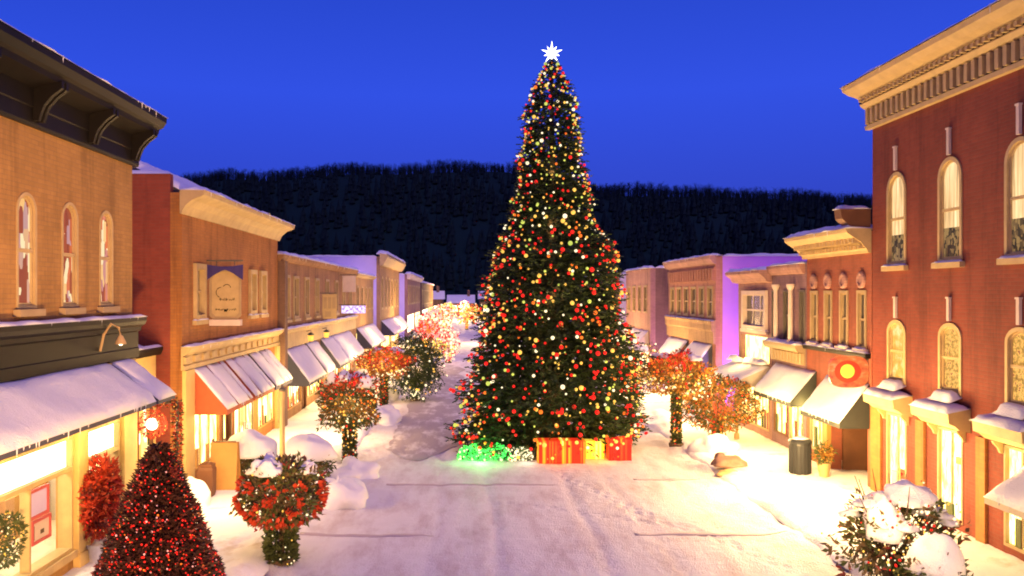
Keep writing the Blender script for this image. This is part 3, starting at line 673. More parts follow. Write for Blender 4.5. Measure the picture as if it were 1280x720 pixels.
# cast shadow streaks across the street, laid as thin darker strips
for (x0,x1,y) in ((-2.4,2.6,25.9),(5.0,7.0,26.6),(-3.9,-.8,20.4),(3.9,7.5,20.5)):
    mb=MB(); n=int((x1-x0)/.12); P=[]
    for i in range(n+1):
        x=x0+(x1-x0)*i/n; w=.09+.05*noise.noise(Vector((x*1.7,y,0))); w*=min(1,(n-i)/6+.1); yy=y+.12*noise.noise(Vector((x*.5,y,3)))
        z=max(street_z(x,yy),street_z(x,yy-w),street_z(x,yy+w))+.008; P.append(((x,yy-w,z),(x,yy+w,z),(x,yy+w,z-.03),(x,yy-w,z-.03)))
    mb.loft([list(p) for p in P]); tag(mb.build('shadow_streak',M['streak_shade'],None,True),kind='structure')
# worn strip of road swept down to the paving beyond the tree
mb=MB(); P=[]
for j in range(90):
    y=29.5+j*.45; a=-3.0+.5*noise.noise(Vector((y*.3,1,0)))+.2*noise.noise(Vector((y*1.4,1,0))); c=-.35+.5*noise.noise(Vector((y*.25,7,0)))+.2*noise.noise(Vector((y*1.4,7,0)))
    k=min(1,j/9,(89-j)/9); m=(a+c)/2; a=m+(a-m)*k**.5; c=m+(c-m)*k**.5
    P.append([(a+(c-a)*i/24,y,(street_z(a+(c-a)*i/24,y) if y<44 else .02)+.018+.012*math.sin(PI*i/24)) for i in range(25)])
mb.loft(P,False,False); tag(mb.build('worn_road',M['bare_paving'],None,True),kind='structure')
# ------------------------------------------------------------------ HILLS
RIDGE=[(-400,214),(-100,216),(60,220),(165,227),(230,231),(262,226),(290,219),(340,220),(380,215),(450,214),(560,212),(640,216),(700,227),(750,236),(830,238),(920,242),(1000,246),(1090,251),(1300,256),(1800,262)]
def ridge(x,Y=360.0):
    px=585+x*1100/Y
    for (a,ya),(c,yc) in zip(RIDGE,RIDGE[1:]):
        if a<=px<=c: py=ya+(yc-ya)*(px-a)/(c-a); break
    else: py=RIDGE[0][1] if px<0 else RIDGE[-1][1]
    return 5.6+(368-py)*Y/1100
def hill_z(x,y):
    t=min(1,max(0,(y-235)/125)); t=t*t*(3-2*t); f=1 if y<360 else max(0,1-(y-360)/260)
    return (ridge(x)-1.5)*t*f+2.0*fbm(x,y,.02)*t-.5
sheet('hill',-420,520,235,600,7,6,hill_z,M['hill'])
rng=random.Random(11); mb=MB()
def bare(mb,x,y,z,h,rng,lean=.1):
    top=Vector((x+rng.uniform(-lean,lean)*h,y,z+h)); b0=Vector((x,y,z-.5)); r=h*.016
    mb.tube([b0,b0.lerp(top,.6),top],[r,r*.6,r*.15],3)
    for k in range(rng.randint(8,13)):
        t=rng.uniform(.35,.92); s=b0.lerp(top,t); a=rng.uniform(0,2*PI); l=h*(1-t*.7)*rng.uniform(.4,.75)
        e=s+Vector((math.cos(a)*l*.75,math.sin(a)*l*.75,l*.62)); mb.tube([s,e],[r*.45,r*.1],3)
        for q in range(2):
            m=s.lerp(e,rng.uniform(.4,.8)); e2=m+Vector((rng.uniform(-.4,.4)*l,rng.uniform(-.4,.4)*l,rng.uniform(.25,.5)*l)); mb.tube([m,e2],[r*.25,r*.07],3)
for k in range(5200):
    x=rng.uniform(-235,215); y=rng.gauss(354,8); bare(mb,x,y,hill_z(x,y)-1,rng.uniform(3.0,6.0)*(1+.5*noise.noise(Vector((x*.05,1,1)))),rng)
for k in range(4200):
    x=rng.uniform(-260,250); y=rng.uniform(262,354); z=hill_z(x,y); h=rng.uniform(4,7.5)*(1 if y<330 else .55); r=h*.2
    n=5; mb.loft([[(x+rr*math.cos(2*PI*i/n+ph),y+rr*math.sin(2*PI*i/n+ph),z+zz) for i in range(n)] for rr,zz,ph in ((.1,-.6,0),(r,.3,0),(r*.55,h*.4,.5),(r*.7,h*.42,.2),(r*.25,h*.75,.9),(.05,h,0))])
tag(mb.build('forest',M['wood_far']),'dark bare winter wood covering the hills behind the town','forest',kind='stuff')
# ------------------------------------------------------------------ lights (lit windows, lamps, light strings and added fill)
LMUL={'string_light_glow':.6,'shop_and_fill_glow':1.35,'awning_lamp':2.2}
def point(name,x,y,z,p,c=(1,.6,.24),r=.5):
    p*=LMUL.get(name,1.0)
    l=bpy.data.lights.new(name,'POINT'); l.energy=p; l.color=c; l.shadow_soft_size=r
    o=bpy.data.objects.new(name,l); COL.objects.link(o); o.location=(x,y,z); return o
# ------------------------------------------------------------------ foliage
BULB={}
def bulbmesh(mk,r):
    k=(mk,round(r,3))
    if k not in BULB:
        mb=MB(); mb.ball((0,0,0),r,7,5); me=bpy.data.meshes.new('light_bulb'); me.from_pydata(mb.v,[],mb.f); me.materials.append(M[mk]); me.polygons.foreach_set('use_smooth',[True]*len(me.polygons)); BULB[k]=me
    return BULB[k]
def lights(t,pts,indiv=0,name='light_bulb'):
    """pts: (pos,radius,material). the ones nearest the street camera become bulbs of their own, the rest one string"""
    root=Vector(t.location); vis=sorted(pts,key=lambda q:((q[0]-Vector((0,0,5.6))).length/ (q[1]+.01)))
    for p,r,mk in vis[:indiv]:
        o=bpy.data.objects.new(name,bulbmesh(mk,r)); COL.objects.link(o); o.parent=t; o.location=p-root
    rest=vis[indiv:]
    if rest:
        mks=sorted({q[2] for q in rest}); mb=MB()
        for p,r,mk in rest:
            mb.cur=mks.index(mk)
            if r>.03: mb.ball(tuple(p),r,6,4)
            else: mb.octa(tuple(p),r*1.15)
        tag(mb.build('string_lights',[M[k] for k in mks],t,True),kind='stuff')
def pick(rng,w):
    r=rng.random()*sum(w.values())
    for k,v in w.items():
        r-=v
        if r<=0: return k
    return k
def clump_dir(rng):
    z=rng.uniform(-1,1); a=rng.uniform(0,2*PI); q=math.sqrt(1-z*z); return Vector((q*math.cos(a),q*math.sin(a),z))
def blob_crown(t,c,rad,n,leafw,size,rng,name='crown',flat=0,rough=.3,sd=0,zoned=False):
    """many leaves in a lumpy ellipsoid, denser near the skin; twigs inside"""
    mks=list(leafw); mb=MB(); c=Vector(c)
    for k in range(n):
        d=clump_dir(rng)
        if flat and d.z<-.3: d.z*=.5
        m=1+rough*1.5*noise.noise(d*2.1+Vector((sd,1,2)))+rough*.6*noise.noise(d*6+Vector((sd,5,2)))
        rr=m*(1-.55*rng.random()**2.2)
        p=c+Vector((d.x*rad[0]*rr,d.y*rad[1]*rr,d.z*rad[2]*rr))
        # colour follows clumps, so that it reads as bunches of one kind
        f=noise.noise(p*2.2+Vector((sd,0,0)))*.9+rng.uniform(-.35,.35)
        i=min(len(mks)-1,max(0,int((f*.5+.5)*len(mks)))) if len(mks)>1 else 0
        if zoned:
            f=d.z*rr+.5*noise.noise(p*1.7)+rng.uniform(-.3,.3); i=0 if rng.random()<.3 else min(len(mks)-1,max(0,int((f*.5+.5)*len(mks))))
        mb.cur=i
        mb.leaf(p,(d+clump_dir(rng)*.9),size*rng.uniform(.7,1.4),size*rng.uniform(.35,.6),rng)
    mb.cur=0
    for k in range(26):
        d=clump_dir(rng); d.z=abs(d.z)*.8; mb.tube([c-Vector((0,0,rad[2]*.8)),c+Vector((d.x*rad[0],d.y*rad[1],d.z*rad[2]))*.85],[.02,.006],4)
    return mb.build(name,[M[k] for k in mks],t)
def surf_pts(rng,c,rad,n,r,w,sd=0,rough=.3,front=True):
    out=[]
    for k in range(n):
        d=clump_dir(rng); m=1+rough*1.5*noise.noise(d*2.1+Vector((sd,1,2)))+rough*.6*noise.noise(d*6+Vector((sd,5,2)))
        p=Vector(c)+Vector((d.x*rad[0],d.y*rad[1],d.z*rad[2]))*m*rng.uniform(.88,1.05)
        out.append((p,r*rng.uniform(.7,1.2),pick(rng,w)))
    return out
def topiary(label,x,y,z0,zc,rad,leafw,bw,nb,sd,power=300,nleaf=2600,indiv=0,trunk=.16,br=.035,snow=3,wrap='leaf',zoned=False,rough=.3,cat='tree',name='lit_tree',col=(1,.58,.22),grp='small lit trees along the kerbs'):
    rng=random.Random(sd); t=thing(name,label,cat,(x,y,z0),grp)
    mb=MB(); mb.tube([(x,y,z0-.05),(x+.02,y,z0+.5*(zc-z0)),(x,y,zc)],[.07,.06,.04],8); mb.lathe((x,y,z0-.03),[(.24,0),(.28,.16),(.26,.2),(.08,.17)],12); mb.build('trunk',M['bark'],t)
    mb=MB()
    zt=zc-rad[2]*.75
    for k in range(int(4200*trunk*(zt-z0))):
        a=rng.uniform(0,2*PI); zz=rng.uniform(z0+.08,zt); p=Vector((x+trunk*math.cos(a)*rng.uniform(.5,1.05),y+trunk*math.sin(a)*rng.uniform(.5,1.05),zz)); mb.leaf(p,Vector((math.cos(a),math.sin(a),rng.uniform(-.6,.8)))+clump_dir(rng)*.7,.13,.07,rng)
    mb.build('trunk_garland',M[wrap],t)
    blob_crown(t,(x,y,zc),rad,nleaf,leafw,.13,rng,sd=sd,rough=rough,zoned=zoned)
    pts=surf_pts(rng,(x,y,zc),rad,nb,br,bw,sd,rough)
    if zoned:
        for i,(p,r,mk) in enumerate(pts):
            f=(p.z-zc)/rad[2]+.5*noise.noise(p*1.7)+rng.uniform(-.3,.3)
            if rng.random()<.85: pts[i]=(p,r,'e_red' if f>.42 else 'e_orange' if f>-.05 else 'e_gold' if f>-.6 else 'e_white')
    for k in range(int(nb*.22)):
        a=rng.uniform(0,2*PI); pts.append((Vector((x+trunk*1.15*math.cos(a),y+trunk*1.15*math.sin(a),rng.uniform(z0+.1,zt))),br*.8,pick(rng,bw)))
    lights(t,pts,indiv)
    if snow:
        mb=MB()
        for k in range(snow):
            a=rng.uniform(0,2*PI); q=rng.uniform(.25,.75); lump(mb,(x+rad[0]*q*math.cos(a),y+rad[1]*q*math.sin(a),zc+rad[2]*math.sqrt(1-q*q)*.86),(rad[0]*rng.uniform(.18,.36),rad[1]*rng.uniform(.16,.3),rad[2]*rng.uniform(.26,.42)),sd+k,18,9,.3)
        mb.build('snow',M['snow'],t,True)
    if power: point('string_light_glow',x,y,zc,power,col,.6)
    return t
WARMW={'e_red':3,'e_gold':2,'e_white':2,'e_orange':2}
# ------------------------------------------------------------------ THE BIG TREE
TX,TY=3.05,32.0; K=TY/1100
PROF=[(556,104),(546,118),(530,119),(500,112),(470,104),(440,98),(410,90),(380,83),(350,79),(325,76),(300,66),(285,58),(260,52),(235,47),(210,43),(185,41),(160,36),(130,31),(100,19),(84,9),(74,3)]
PR=[(5.6+(368-py)*K,hw*K*(.95 if py>480 else 1.02 if py>300 else .93)) for py,hw in PROF]
def Rz(z):
    for (a,ra),(c,rc) in zip(PR,PR[1:]):
        if a<=z<=c: return ra+(rc-ra)*(z-a)/(c-a)
    return PR[0][1] if z<PR[0][0] else .05
ZB,ZT=PR[0][0],PR[-1][0]
rng=random.Random(77)
t=thing('christmas_tree','giant conical christmas tree covered in coloured lights with a white star, middle of the street','christmas tree',(TX,TY,0)); BT=t
mb=MB(); mb.tube([(TX,TY,-.05),(TX,TY,ZT*.5),(TX,TY,ZT)],[.34,.2,.03],12); mb.build('trunk',M['bark'],t)
def lumpy(a,z): return 1+.2*noise.noise(Vector((math.cos(a)*1.6,math.sin(a)*1.6,z*1.2)))+.13*noise.noise(Vector((math.cos(a)*4,math.sin(a)*4,z*2.6)))
mb=MB()
for k in range(300):     # limbs
    z=ZB+(ZT-ZB)*(1-math.sqrt(rng.random()))*.97; a=rng.uniform(0,2*PI); R=Rz(z)*lumpy(a,z)*.72
    o=Vector((TX,TY,z+.1*R)); e=Vector((TX+R*math.cos(a),TY+R*math.sin(a),z-.06*R)); mb.tube([o,o.lerp(e,.6)+Vector((0,0,.05)),e],[.026,.016,.006],4)
mb.build('limbs',M['bark'],t)
mb=MB(); cnt=0
while cnt<10500:
    z=rng.uniform(ZB-.1,ZT); R0=Rz(z)
    if rng.random()>(R0+.25)/3.7: continue
    a=rng.uniform(0,2*PI)
    if z<1.15 and math.sin(a)<-.1 and -.6<math.cos(a)<.85: continue
    cnt+=1; q=1-.62*rng.random()**2.0
    R=R0*lumpy(a,z)*q*rng.uniform(.94,1.06); o=Vector((TX+R*math.cos(a),TY+R*math.sin(a),z))
    out=Vector((math.cos(a),math.sin(a),rng.uniform(-.45,.25))); out+=clump_dir(rng)*.3; out.normalize(); L=rng.uniform(.26,.5)*(.55+.45*min(1,R0/2))
    o=o-out*L*.6; sd=out.cross(Vector((0,0,1))).normalized()
    for j in range(9):
        f=j/8; p=o+out*L*f; sgn=1 if j%2 else -1
        dr=(out*.8+sd*sgn*.75+Vector((0,0,rng.uniform(-.25,.35)))).normalized() if j<8 else out
        mb.leaf(p,dr,L*.46*(1.15-.5*f),L*.15,rng)
for k in range(9000):
    z=ZB+(ZT-ZB)*(1-math.sqrt(rng.random()))*.99; a=rng.uniform(0,2*PI); R=Rz(z)*lumpy(a,z)*rng.uniform(.15,.86); mb.leaf(Vector((TX+R*math.cos(a),TY+R*math.sin(a),z)),Vector((math.cos(a),math.sin(a),rng.uniform(-.8,.3)))+clump_dir(rng)*.6,rng.uniform(.25,.45),rng.uniform(.1,.17),rng)
mb.build('crown',M['fir'],t)
def bw(z):
    f=(z-ZB)/(ZT-ZB)
    if f>.55: return {'e_gold':5,'e_red':4,'e_lime':3,'e_white':2.5,'e_orange':1.5}
    if f>.28: return {'e_red':7,'e_gold':3,'e_orange':1.6,'e_lime':1.6,'e_white':1.3}
    return {'e_red':6,'e_gold':2.4,'e_orange':1.6,'e_lime':1.4,'e_white':1.2}
pts=[]; cells={}
tries=0
while len(pts)<2500 and tries<60000:
    tries+=1
    z=rng.uniform(ZB,ZT-.15); R0=Rz(z)
    if rng.random()>(R0+1.7)/5.3: continue
    a=rng.uniform(0,2*PI); R=R0*lumpy(a,z)*rng.uniform(.95,1.04)+.04
    p=Vector((TX+R*math.cos(a),TY+R*math.sin(a),z+rng.uniform(-.05,.05)))
    key=(round(p.x/.18),round(p.y/.18),round(p.z/.18))
    if key in cells: continue
    cells[key]=1
    big=rng.random()
    pts.append((p,(.074 if big<.14 else .053 if big<.6 else .034)*rng.uniform(.85,1.15)*(.82 if z>8.5 else 1),pick(rng,bw(z))))
lights(t,pts,100)
# star
mb=MB(); c=Vector((TX,TY,ZT+.22)); n=10; ring=[]
for i in range(2*n):
    a=PI*i/n+PI/2; r=(.4 if (i//2)%2==0 else .3) if i%2==0 else .14; ring.append((c.x+r*math.cos(a),c.y,c.z+r*math.sin(a)*(1.12 if i==0 else 1)))
vs=ring+[(c.x,c.y-.13,c.z),(c.x,c.y+.13,c.z)]; mb.add(vs,[(i,(i+1)%(2*n),2*n) for i in range(2*n)]+[((i+1)%(2*n),i,2*n+1) for i in range(2*n)])
mb.tube([(c.x,c.y,ZT-.3),(c.x,c.y,c.z-.1)],[.03,.03],6)
mb.build('star',M['e_star'],t)
# presents and light nets at its foot
def stripes(name,a,c,sc_,e=0):
    m,nt,bb=newmat(name); s=nt.nodes.new('ShaderNodeSeparateXYZ'); nt.links.new(ocoord(nt),s.inputs[0])
    x=N(nt,'ShaderNodeMath',operation='MULTIPLY'); x.inputs[1].default_value=sc_; nt.links.new(s.outputs[0],x.inputs[0])
    f=N(nt,'ShaderNodeTexNoise',Scale=1.0,Detail=2.0); f.noise_dimensions='1D'; nt.links.new(x.outputs[0],f.inputs['W'])
    col=ramp(nt,f.outputs[0],[(.5,a),(.58,tuple((p+q)/2 for p,q in zip(a,c))),(.66,c)])
    nt.links.new(col,bb.inputs['Base Color']); nt.links.new(col,bb.inputs['Emission Color']); bb.inputs['Emission Strength'].default_value=e; bb.inputs['Roughness'].default_value=.35
    m.cycles.emission_sampling='NONE'; return m
M['gift_or']=stripes('gift_orange_red',(.85,.03,.01),(1,.42,.03),6,.75)
M['gift_red']=stripes('gift_red',(.8,.015,.01),(.95,.08,.02),8,.75)
M['gift_gold']=stripes('gift_gold',(.7,.5,.03),(1,.85,.25),9,1.1)
def gift(label,x,y,w,d,h,mat,rib):
    t=thing('gift_box',label,'gift box',(x,y,.0),'lit gift boxes under the tree'); mb=MB()
    mb.box(x-w/2,x+w/2,y-d/2,y+d/2,.0,h*.82); n=12
    for k in range(n): xx=x-w/2+w*(k+.5)/n; mb.box(xx-w/n*.3,xx+w/n*.3,y-d/2-.012,y-d/2-.001,.02,h*.8)
    mb.build('box',M[mat],t)
    mb=MB(); mb.box(x-w/2-.02,x+w/2+.02,y-d/2-.025,y+d/2+.02,h*.822,h); mb.build('lid',M[mat],t)
    mb=MB(); mb.box(x-.05,x+.05,y-d/2-.032,y-d/2-.026,h*.825,h+.004); mb.box(x-.05,x+.05,y-d/2-.03,y+d/2+.025,h+.001,h+.008)
    mb.build('ribbon',M[rib],t)
gift('wide gift box striped orange and red, largest under the big tree',3.1,29.45,1.55,.7,.74,'gift_or','gift_gold')
gift('square plain red gift box at the right foot of the big tree',5.12,29.9,.76,.6,.72,'gift_red','gift_or')
gift('glowing gold gift box between the two red ones',4.33,30.2,.62,.5,.6,'gift_gold','gift_gold')
point('gift_glow',4.4,29.5,.5,14,(1,.75,.1),.2); point('gift_glow',3.0,28.85,.4,10,(1,.3,.05),.2)
def net(label,x0,x1,y,h,mk,leaf,sd,n):
    rng=random.Random(sd); t=thing('light_net',label,'light decoration',((x0+x1)/2,y,0),'glowing shrubs at the foot of the tree'); mb=MB(); pts=[]
    for k in range(900):
        u=rng.random(); x=x0+(x1-x0)*u; hh=h*(.75+.35*noise.noise(Vector((x*2.5,sd,0))))*min(1,8*u*(1-u)+.35); p=Vector((x,y+rng.uniform(-.3,.3),rng.uniform(0,hh))); mb.leaf(p,clump_dir(rng)+Vector((0,0,.6)),.14,.05,rng)
        if k<n: pts.append((p+Vector((0,-.06,.02)),rng.uniform(.022,.04),mk if rng.random()<.85 else 'e_white'))
    mb.build('foliage',M[leaf],t); lights(t,pts,0)
net('low shrub wrapped in bright green lights left of the presents',-.35,1.5,29.9,.56,'e_green','leaf',1,520)
net('low shrub wrapped in white lights beside the orange striped gift box',1.35,2.2,29.8,.5,'e_white','leaf',2,200)
point('green_glow',.4,29.2,.45,75,(.12,1,.15),.25); point('white_glow',1.9,29.2,.4,12,(1,.95,.8),.2)
# ------------------------------------------------------------------ small lit trees along the kerbs
RB={'leaf':1,'leaf_brown':1,'leaf_dkred':1,'leaf_red':.5}
t1=topiary('round topiary with red bows and white lights on a thick leafy trunk',-3.86,18.15,.0,1.52,(.8,.78,.64),['leaf','leaf_brown','leaf','leaf_dkred'],{'e_white':3,'e_gold':1},110,21,120,3200,60,.29,.022,7,'leaf',rough=.27)
rng=random.Random(4); mb=MB()
for k in range(1250):   # red bows round the lower half of the ball
    d=clump_dir(rng); 
    if d.z>.55 or (d.z>0 and rng.random()<.55) or noise.noise(d*2.4)<-.12: continue
    p=Vector((-3.86+d.x*.88,18.15+d.y*.86,1.55+d.z*.62-.05)); mb.leaf(p,d+clump_dir(rng)*.8,.13,.09,rng); mb.leaf(p,d+clump_dir(rng)*.8,.13,.09,rng)
tag(mb.build('red_flowers',M['leaf_red'],t1),kind='stuff')
topiary('round lit tree with red top and golden lights on slim dark trunk',-3.82,28.4,.05,2.15,(.9,.88,.82),['leaf','leaf_gold','leaf','leaf_red'],{'e_gold':3,'e_orange':3,'e_red':1.5,'e_white':2},300,22,420,4600,0,.17,.036,7,'leaf',True,.36)
topiary('flat crowned red and orange lit tree behind the golden topiary',-3.9,40.9,.05,2.4,(1.15,1.1,.62),['leaf_gold','leaf_red','leaf_gold'],{'e_orange':4,'e_red':3,'e_gold':4},420,23,520,3600,0,.14,.042,2,'leaf',True,.36)
topiary('dark evergreen dotted with white and gold lights left of the big tree',-2.75,46.0,.0,1.9,(1.25,1.2,1.5),['fir','fir','leaf'],{'e_white':5,'e_gold':3},110,24,150,9000,0,.2,.055,0,'leaf',rough=.45)
topiary('small tree under yellow lights far down the left kerb',-2.9,62,.0,1.75,(1.5,1.4,.62),['leaf_gold','leaf'],{'e_gold':6,'e_lime':3,'e_white':2},160,25,600,1800,0,.2,.075,0,'leaf',rough=.5)
topiary('far lit tree in pink and white lights near the left of the big tree',-1.6,72,.0,1.6,(.8,.8,1.1),['leaf_brown','leaf_red'],{'e_pink':4,'e_white':5,'e_red':2},330,26,900,1500,0,.2,.085,0,'leaf',rough=.5,col=(1,.66,.5))
topiary('far lit tree in red and pink lights down the left kerb',-4.0,84,.0,2.1,(1.0,1.0,1.0),['leaf_red','leaf_brown'],{'e_pink':4,'e_red':5,'e_orange':3},330,27,900,1400,0,.2,.09,0,'leaf',rough=.5,col=(1,.6,.45))
topiary('farthest lit tree in white lights closing the left kerb',-3.4,112,.0,2.1,(1.1,1.1,1.2),['leaf_brown','leaf_gold'],{'e_pink':2,'e_white':5,'e_orange':3},300,28,1400,1200,0,.25,.13,0,'leaf',rough=.5,col=(1,.7,.5))
topiary('red crowned lit tree with yellow skirt right of the big tree',7.55,31.9,.05,2.75,(1.1,1.05,.72),['leaf_gold','leaf','leaf_gold','leaf_red'],{'e_orange':4,'e_red':3,'e_gold':4},400,31,420,4200,0,.14,.04,4,'leaf',True,.36)
t2=topiary('broad orange and green lit bush by the dark storefront',9.35,33.0,.1,1.55,(1.4,1.1,1.0),['leaf_red','leaf','leaf_gold','leaf'],{'e_orange':4,'e_red':4,'e_gold':2},260,32,300,5200,0,.14,.03,0,'leaf',rough=.25,cat='bush',name='lit_bush')
topiary('white lit small tree beyond the red crowned one',7.7,41,.05,2.2,(1.0,1.0,1.0),['leaf_gold','leaf'],{'e_gold':4,'e_white':4},260,33,700,1500,0,.16,.045,2,'leaf',rough=.4)
topiary('far golden lit tree past the salmon shop',7.7,54,.05,2.4,(1.3,1.2,1.1),['leaf_gold','leaf_red'],{'e_gold':4,'e_white':3,'e_red':3},300,34,800,1300,0,.16,.055,2,'leaf',rough=.4)
topiary('orange lit small tree half hidden by the big tree',7.0,68,.0,2.6,(1.6,1.4,1.2),['leaf_gold','leaf_red'],{'e_gold':4,'e_orange':4,'e_pink':3},300,35,900,1200,0,.16,.06,0,'leaf',rough=.4)
FAR=[('small pink lit tree',-3.9,97,'e_pink','e_red'),('small orange lit tree',-3.8,128,'e_orange','e_white'),('small rosy lit tree',-3.9,150,'e_pink','e_white'),('small pale lit tree',-3.9,175,'e_white','e_gold'),('small golden lit tree',-.2,140,'e_gold','e_orange'),('small cherry lit tree',-.6,190,'e_red','e_white'),('small amber lit tree',7.6,82,'e_orange','e_gold'),('small scarlet lit tree',7.6,100,'e_red','e_pink')]
FAR+=[('tiny pink lit tree',-4.3,108,'e_pink','e_gold'),('tiny orange lit tree',-4.4,119,'e_orange','e_pink'),('tiny white lit tree',-4.3,138,'e_white','e_pink'),('tiny red lit tree',-4.4,162,'e_red','e_gold'),('tiny gold lit tree',-4.3,188,'e_gold','e_white'),('tiny amber lit tree',1.0,165,'e_orange','e_gold')]
FW=('standing nearest in the far row','beyond the white lit one','past the pink building','before the last building','far out in the roadway','at the very end of the roadway','behind the big tree to its right','beyond the amber one behind the big tree','in front of the pink building','by the shop windows of the pink building','at the far corner of the pink building','before the windows of the last building','at the far corner of the last building','straight down the roadway, alone in its middle')
for i,(lab,x,y,b1,b2) in enumerate(FAR):
    topiary(lab+' '+FW[i],x,y,.0,2.4,(1.3,1.2,1.2),['leaf_brown','leaf_gold'],{b1:4,b2:2,'e_white':1.5},150,60+i,500,500,0,.15,.1+y*.0003,0,'leaf',rough=.5,col=(1,.66,.45))

# ------------------------------------------------------------------ red cone tree, front left
rng=random.Random(41); CX,CY=-5.35,15.2; H=3.1
t=thing('cone_tree','tall clipped cone tree dense with tiny red lights by the shop window','tree',(CX,CY,.1))
mb=MB(); mb.tube([(CX,CY,.05),(CX,CY,H*.6)],[.09,.03],8); mb.lathe((CX,CY,.08),[(.42,0),(.5,.3),(.52,.34),(.46,.34),(.4,.26)],18); mb.build('trunk',M['bark'],t)
def cr(z): f=(z-.35)/(H-.35); return 1.12*(1-f)**.82*(.55+.45*min(1,f*6+.35))+.03
mb=MB(); pts=[]
for k in range(14000):
    z=.35+(H-.35)*(1-math.sqrt(1-rng.random()*.999)) ; a=rng.uniform(0,2*PI); R=cr(z)*(1+.1*noise.noise(Vector((math.cos(a)*3,math.sin(a)*3,z*3))))*(1-.4*rng.random()**2)
    p=Vector((CX+R*math.cos(a),CY+R*math.sin(a),z)); o=Vector((math.cos(a),math.sin(a),rng.uniform(-.2,.9))); mb.cur=1 if noise.noise(p*5)>.4 else 0; mb.leaf(p,o+clump_dir(rng)*.5,rng.uniform(.07,.13),.035,rng)
mb.cur=0
for k in range(6000):
    z=.35+(H-.4)*(1-math.sqrt(1-rng.random()*.999)); a=rng.uniform(0,2*PI); R=cr(z)*rng.uniform(.2,.72); mb.leaf(Vector((CX+R*math.cos(a),CY+R*math.sin(a),z)),clump_dir(rng),.18,.1,rng)
mb.build('crown',[M['leaf_maroon'],M['leaf_dkred']],t)
for k in range(1500):
    z=.35+(H-.4)*(1-math.sqrt(1-rng.random()*.999)); a=rng.uniform(0,2*PI); R=cr(z)*(1+.1*noise.noise(Vector((math.cos(a)*3,math.sin(a)*3,z*3))))*rng.uniform(.97,1.04); z+=.05*math.sin(a*3)
    pts.append((Vector((CX+R*math.cos(a),CY+R*math.sin(a),z)),rng.uniform(.011,.018),pick(rng,{'e_red':9,'e_pink':1.2,'e_orange':1})))
lights(t,pts,100)
point('red_glow',CX+.3,CY-1.6,1.2,3,(1,.12,.08),.4)
# red bush and wreaths at the brick shop
rng=random.Random(43); t=thing('poinsettia_bush','red leaved bush in the second bay of the brick shop','bush',(-7.62,18.2,.15))
mb=MB(); mb.lathe((-7.62,18.2,.12),[(.24,0),(.3,.34),(.32,.36),(.27,.36),(.24,.3)],14); mb.build('pot',M['snow'],t)
blob_crown(t,(-7.6,18.2,1.4),(.3,.56,.76),2600,['leaf_dkred','leaf_red','leaf_red','leaf_brown'],.13,rng,sd=3)
lights(t,surf_pts(rng,(-7.6,18.2,1.4),(.3,.56,.76),120,.018,{'e_red':3,'e_orange':1},3),0)
def wreath(label,c,R,r,axis,leaf,bw_,sd,ball=None):
    rng=random.Random(sd); t=thing('wreath',label,'wreath',c,'wreaths on shop fronts'); mb=MB(); pts=[]; c=Vector(c)
    A=Vector((0,1,0)) if axis=='x' else Vector((1,0,0)); Zv=Vector((0,0,1)); nrm=A.cross(Zv)
    for k in range(900):
        a=rng.uniform(0,2*PI); q=rng.uniform(0,2*PI); e=A*math.cos(a)+Zv*math.sin(a); d=e*math.cos(q)+nrm*math.sin(q); p=c+e*R+d*r*rng.uniform(.5,1); mb.leaf(p,d+clump_dir(rng)*.7,r*.7,r*.3,rng)
        if k<70: pts.append((c+e*R+d*r*1.05,r*.13,pick(rng,bw_)))
    mb.build('foliage',M[leaf],t); lights(t,pts,0)
    if ball:
        mb=MB(); mb.ball(tuple(c),R-r*.9,14,9); mb.build('lamp_globe',M['e_lamp'],t,True)
wreath('green wreath hanging at the left edge of the shop window',(-7.7,14.72,1.5),.3,.13,'x','leaf',{'e_gold':1,'e_white':1},51)
wreath('red wreath around a white lamp globe at the alley gate',(-7.75,21.6,2.42),.24,.1,'y','leaf_red',{'e_red':2,'e_gold':1},52,True)
point('wreath_lamp',-7.4,21.3,2.4,45,(1,.75,.4),.15)
# garland gate in the alley
rng=random.Random(53); t=thing('garland_arch','square arch of red garland at the alley between two shops','garland',(-7.9,21.8,.1)); mb=MB()
for (p,q) in (((-8.2,21.2,.1),(-8.2,21.2,3.0)),((-7.0,21.2,.1),(-7.0,21.2,3.0)),((-8.2,21.2,3.0),(-7.0,21.2,3.0))): mb.tube([p,q],.04,6)
mb.build('frame',M['iron'],t); mb=MB(); pts=[]
for k in range(2200):
    u=rng.uniform(0,7.0); p=Vector((-8.2,21.2,.1+u)) if u<2.9 else Vector((-7.0,21.2,.1+u-2.9)) if u<5.8 else Vector((-8.2+u-5.8,21.2,3.0)); d=clump_dir(rng); p+=d*rng.uniform(.03,.1); mb.cur=1 if rng.random()<.4 else 0; mb.leaf(p,d,.1,.05,rng)
    if k<320: pts.append((p+d*.03,.015,pick(rng,{'e_red':3,'e_gold':2,'e_orange':2})))
mb.build('garland',[M['leaf_red'],M['leaf']],t); lights(t,pts,0)
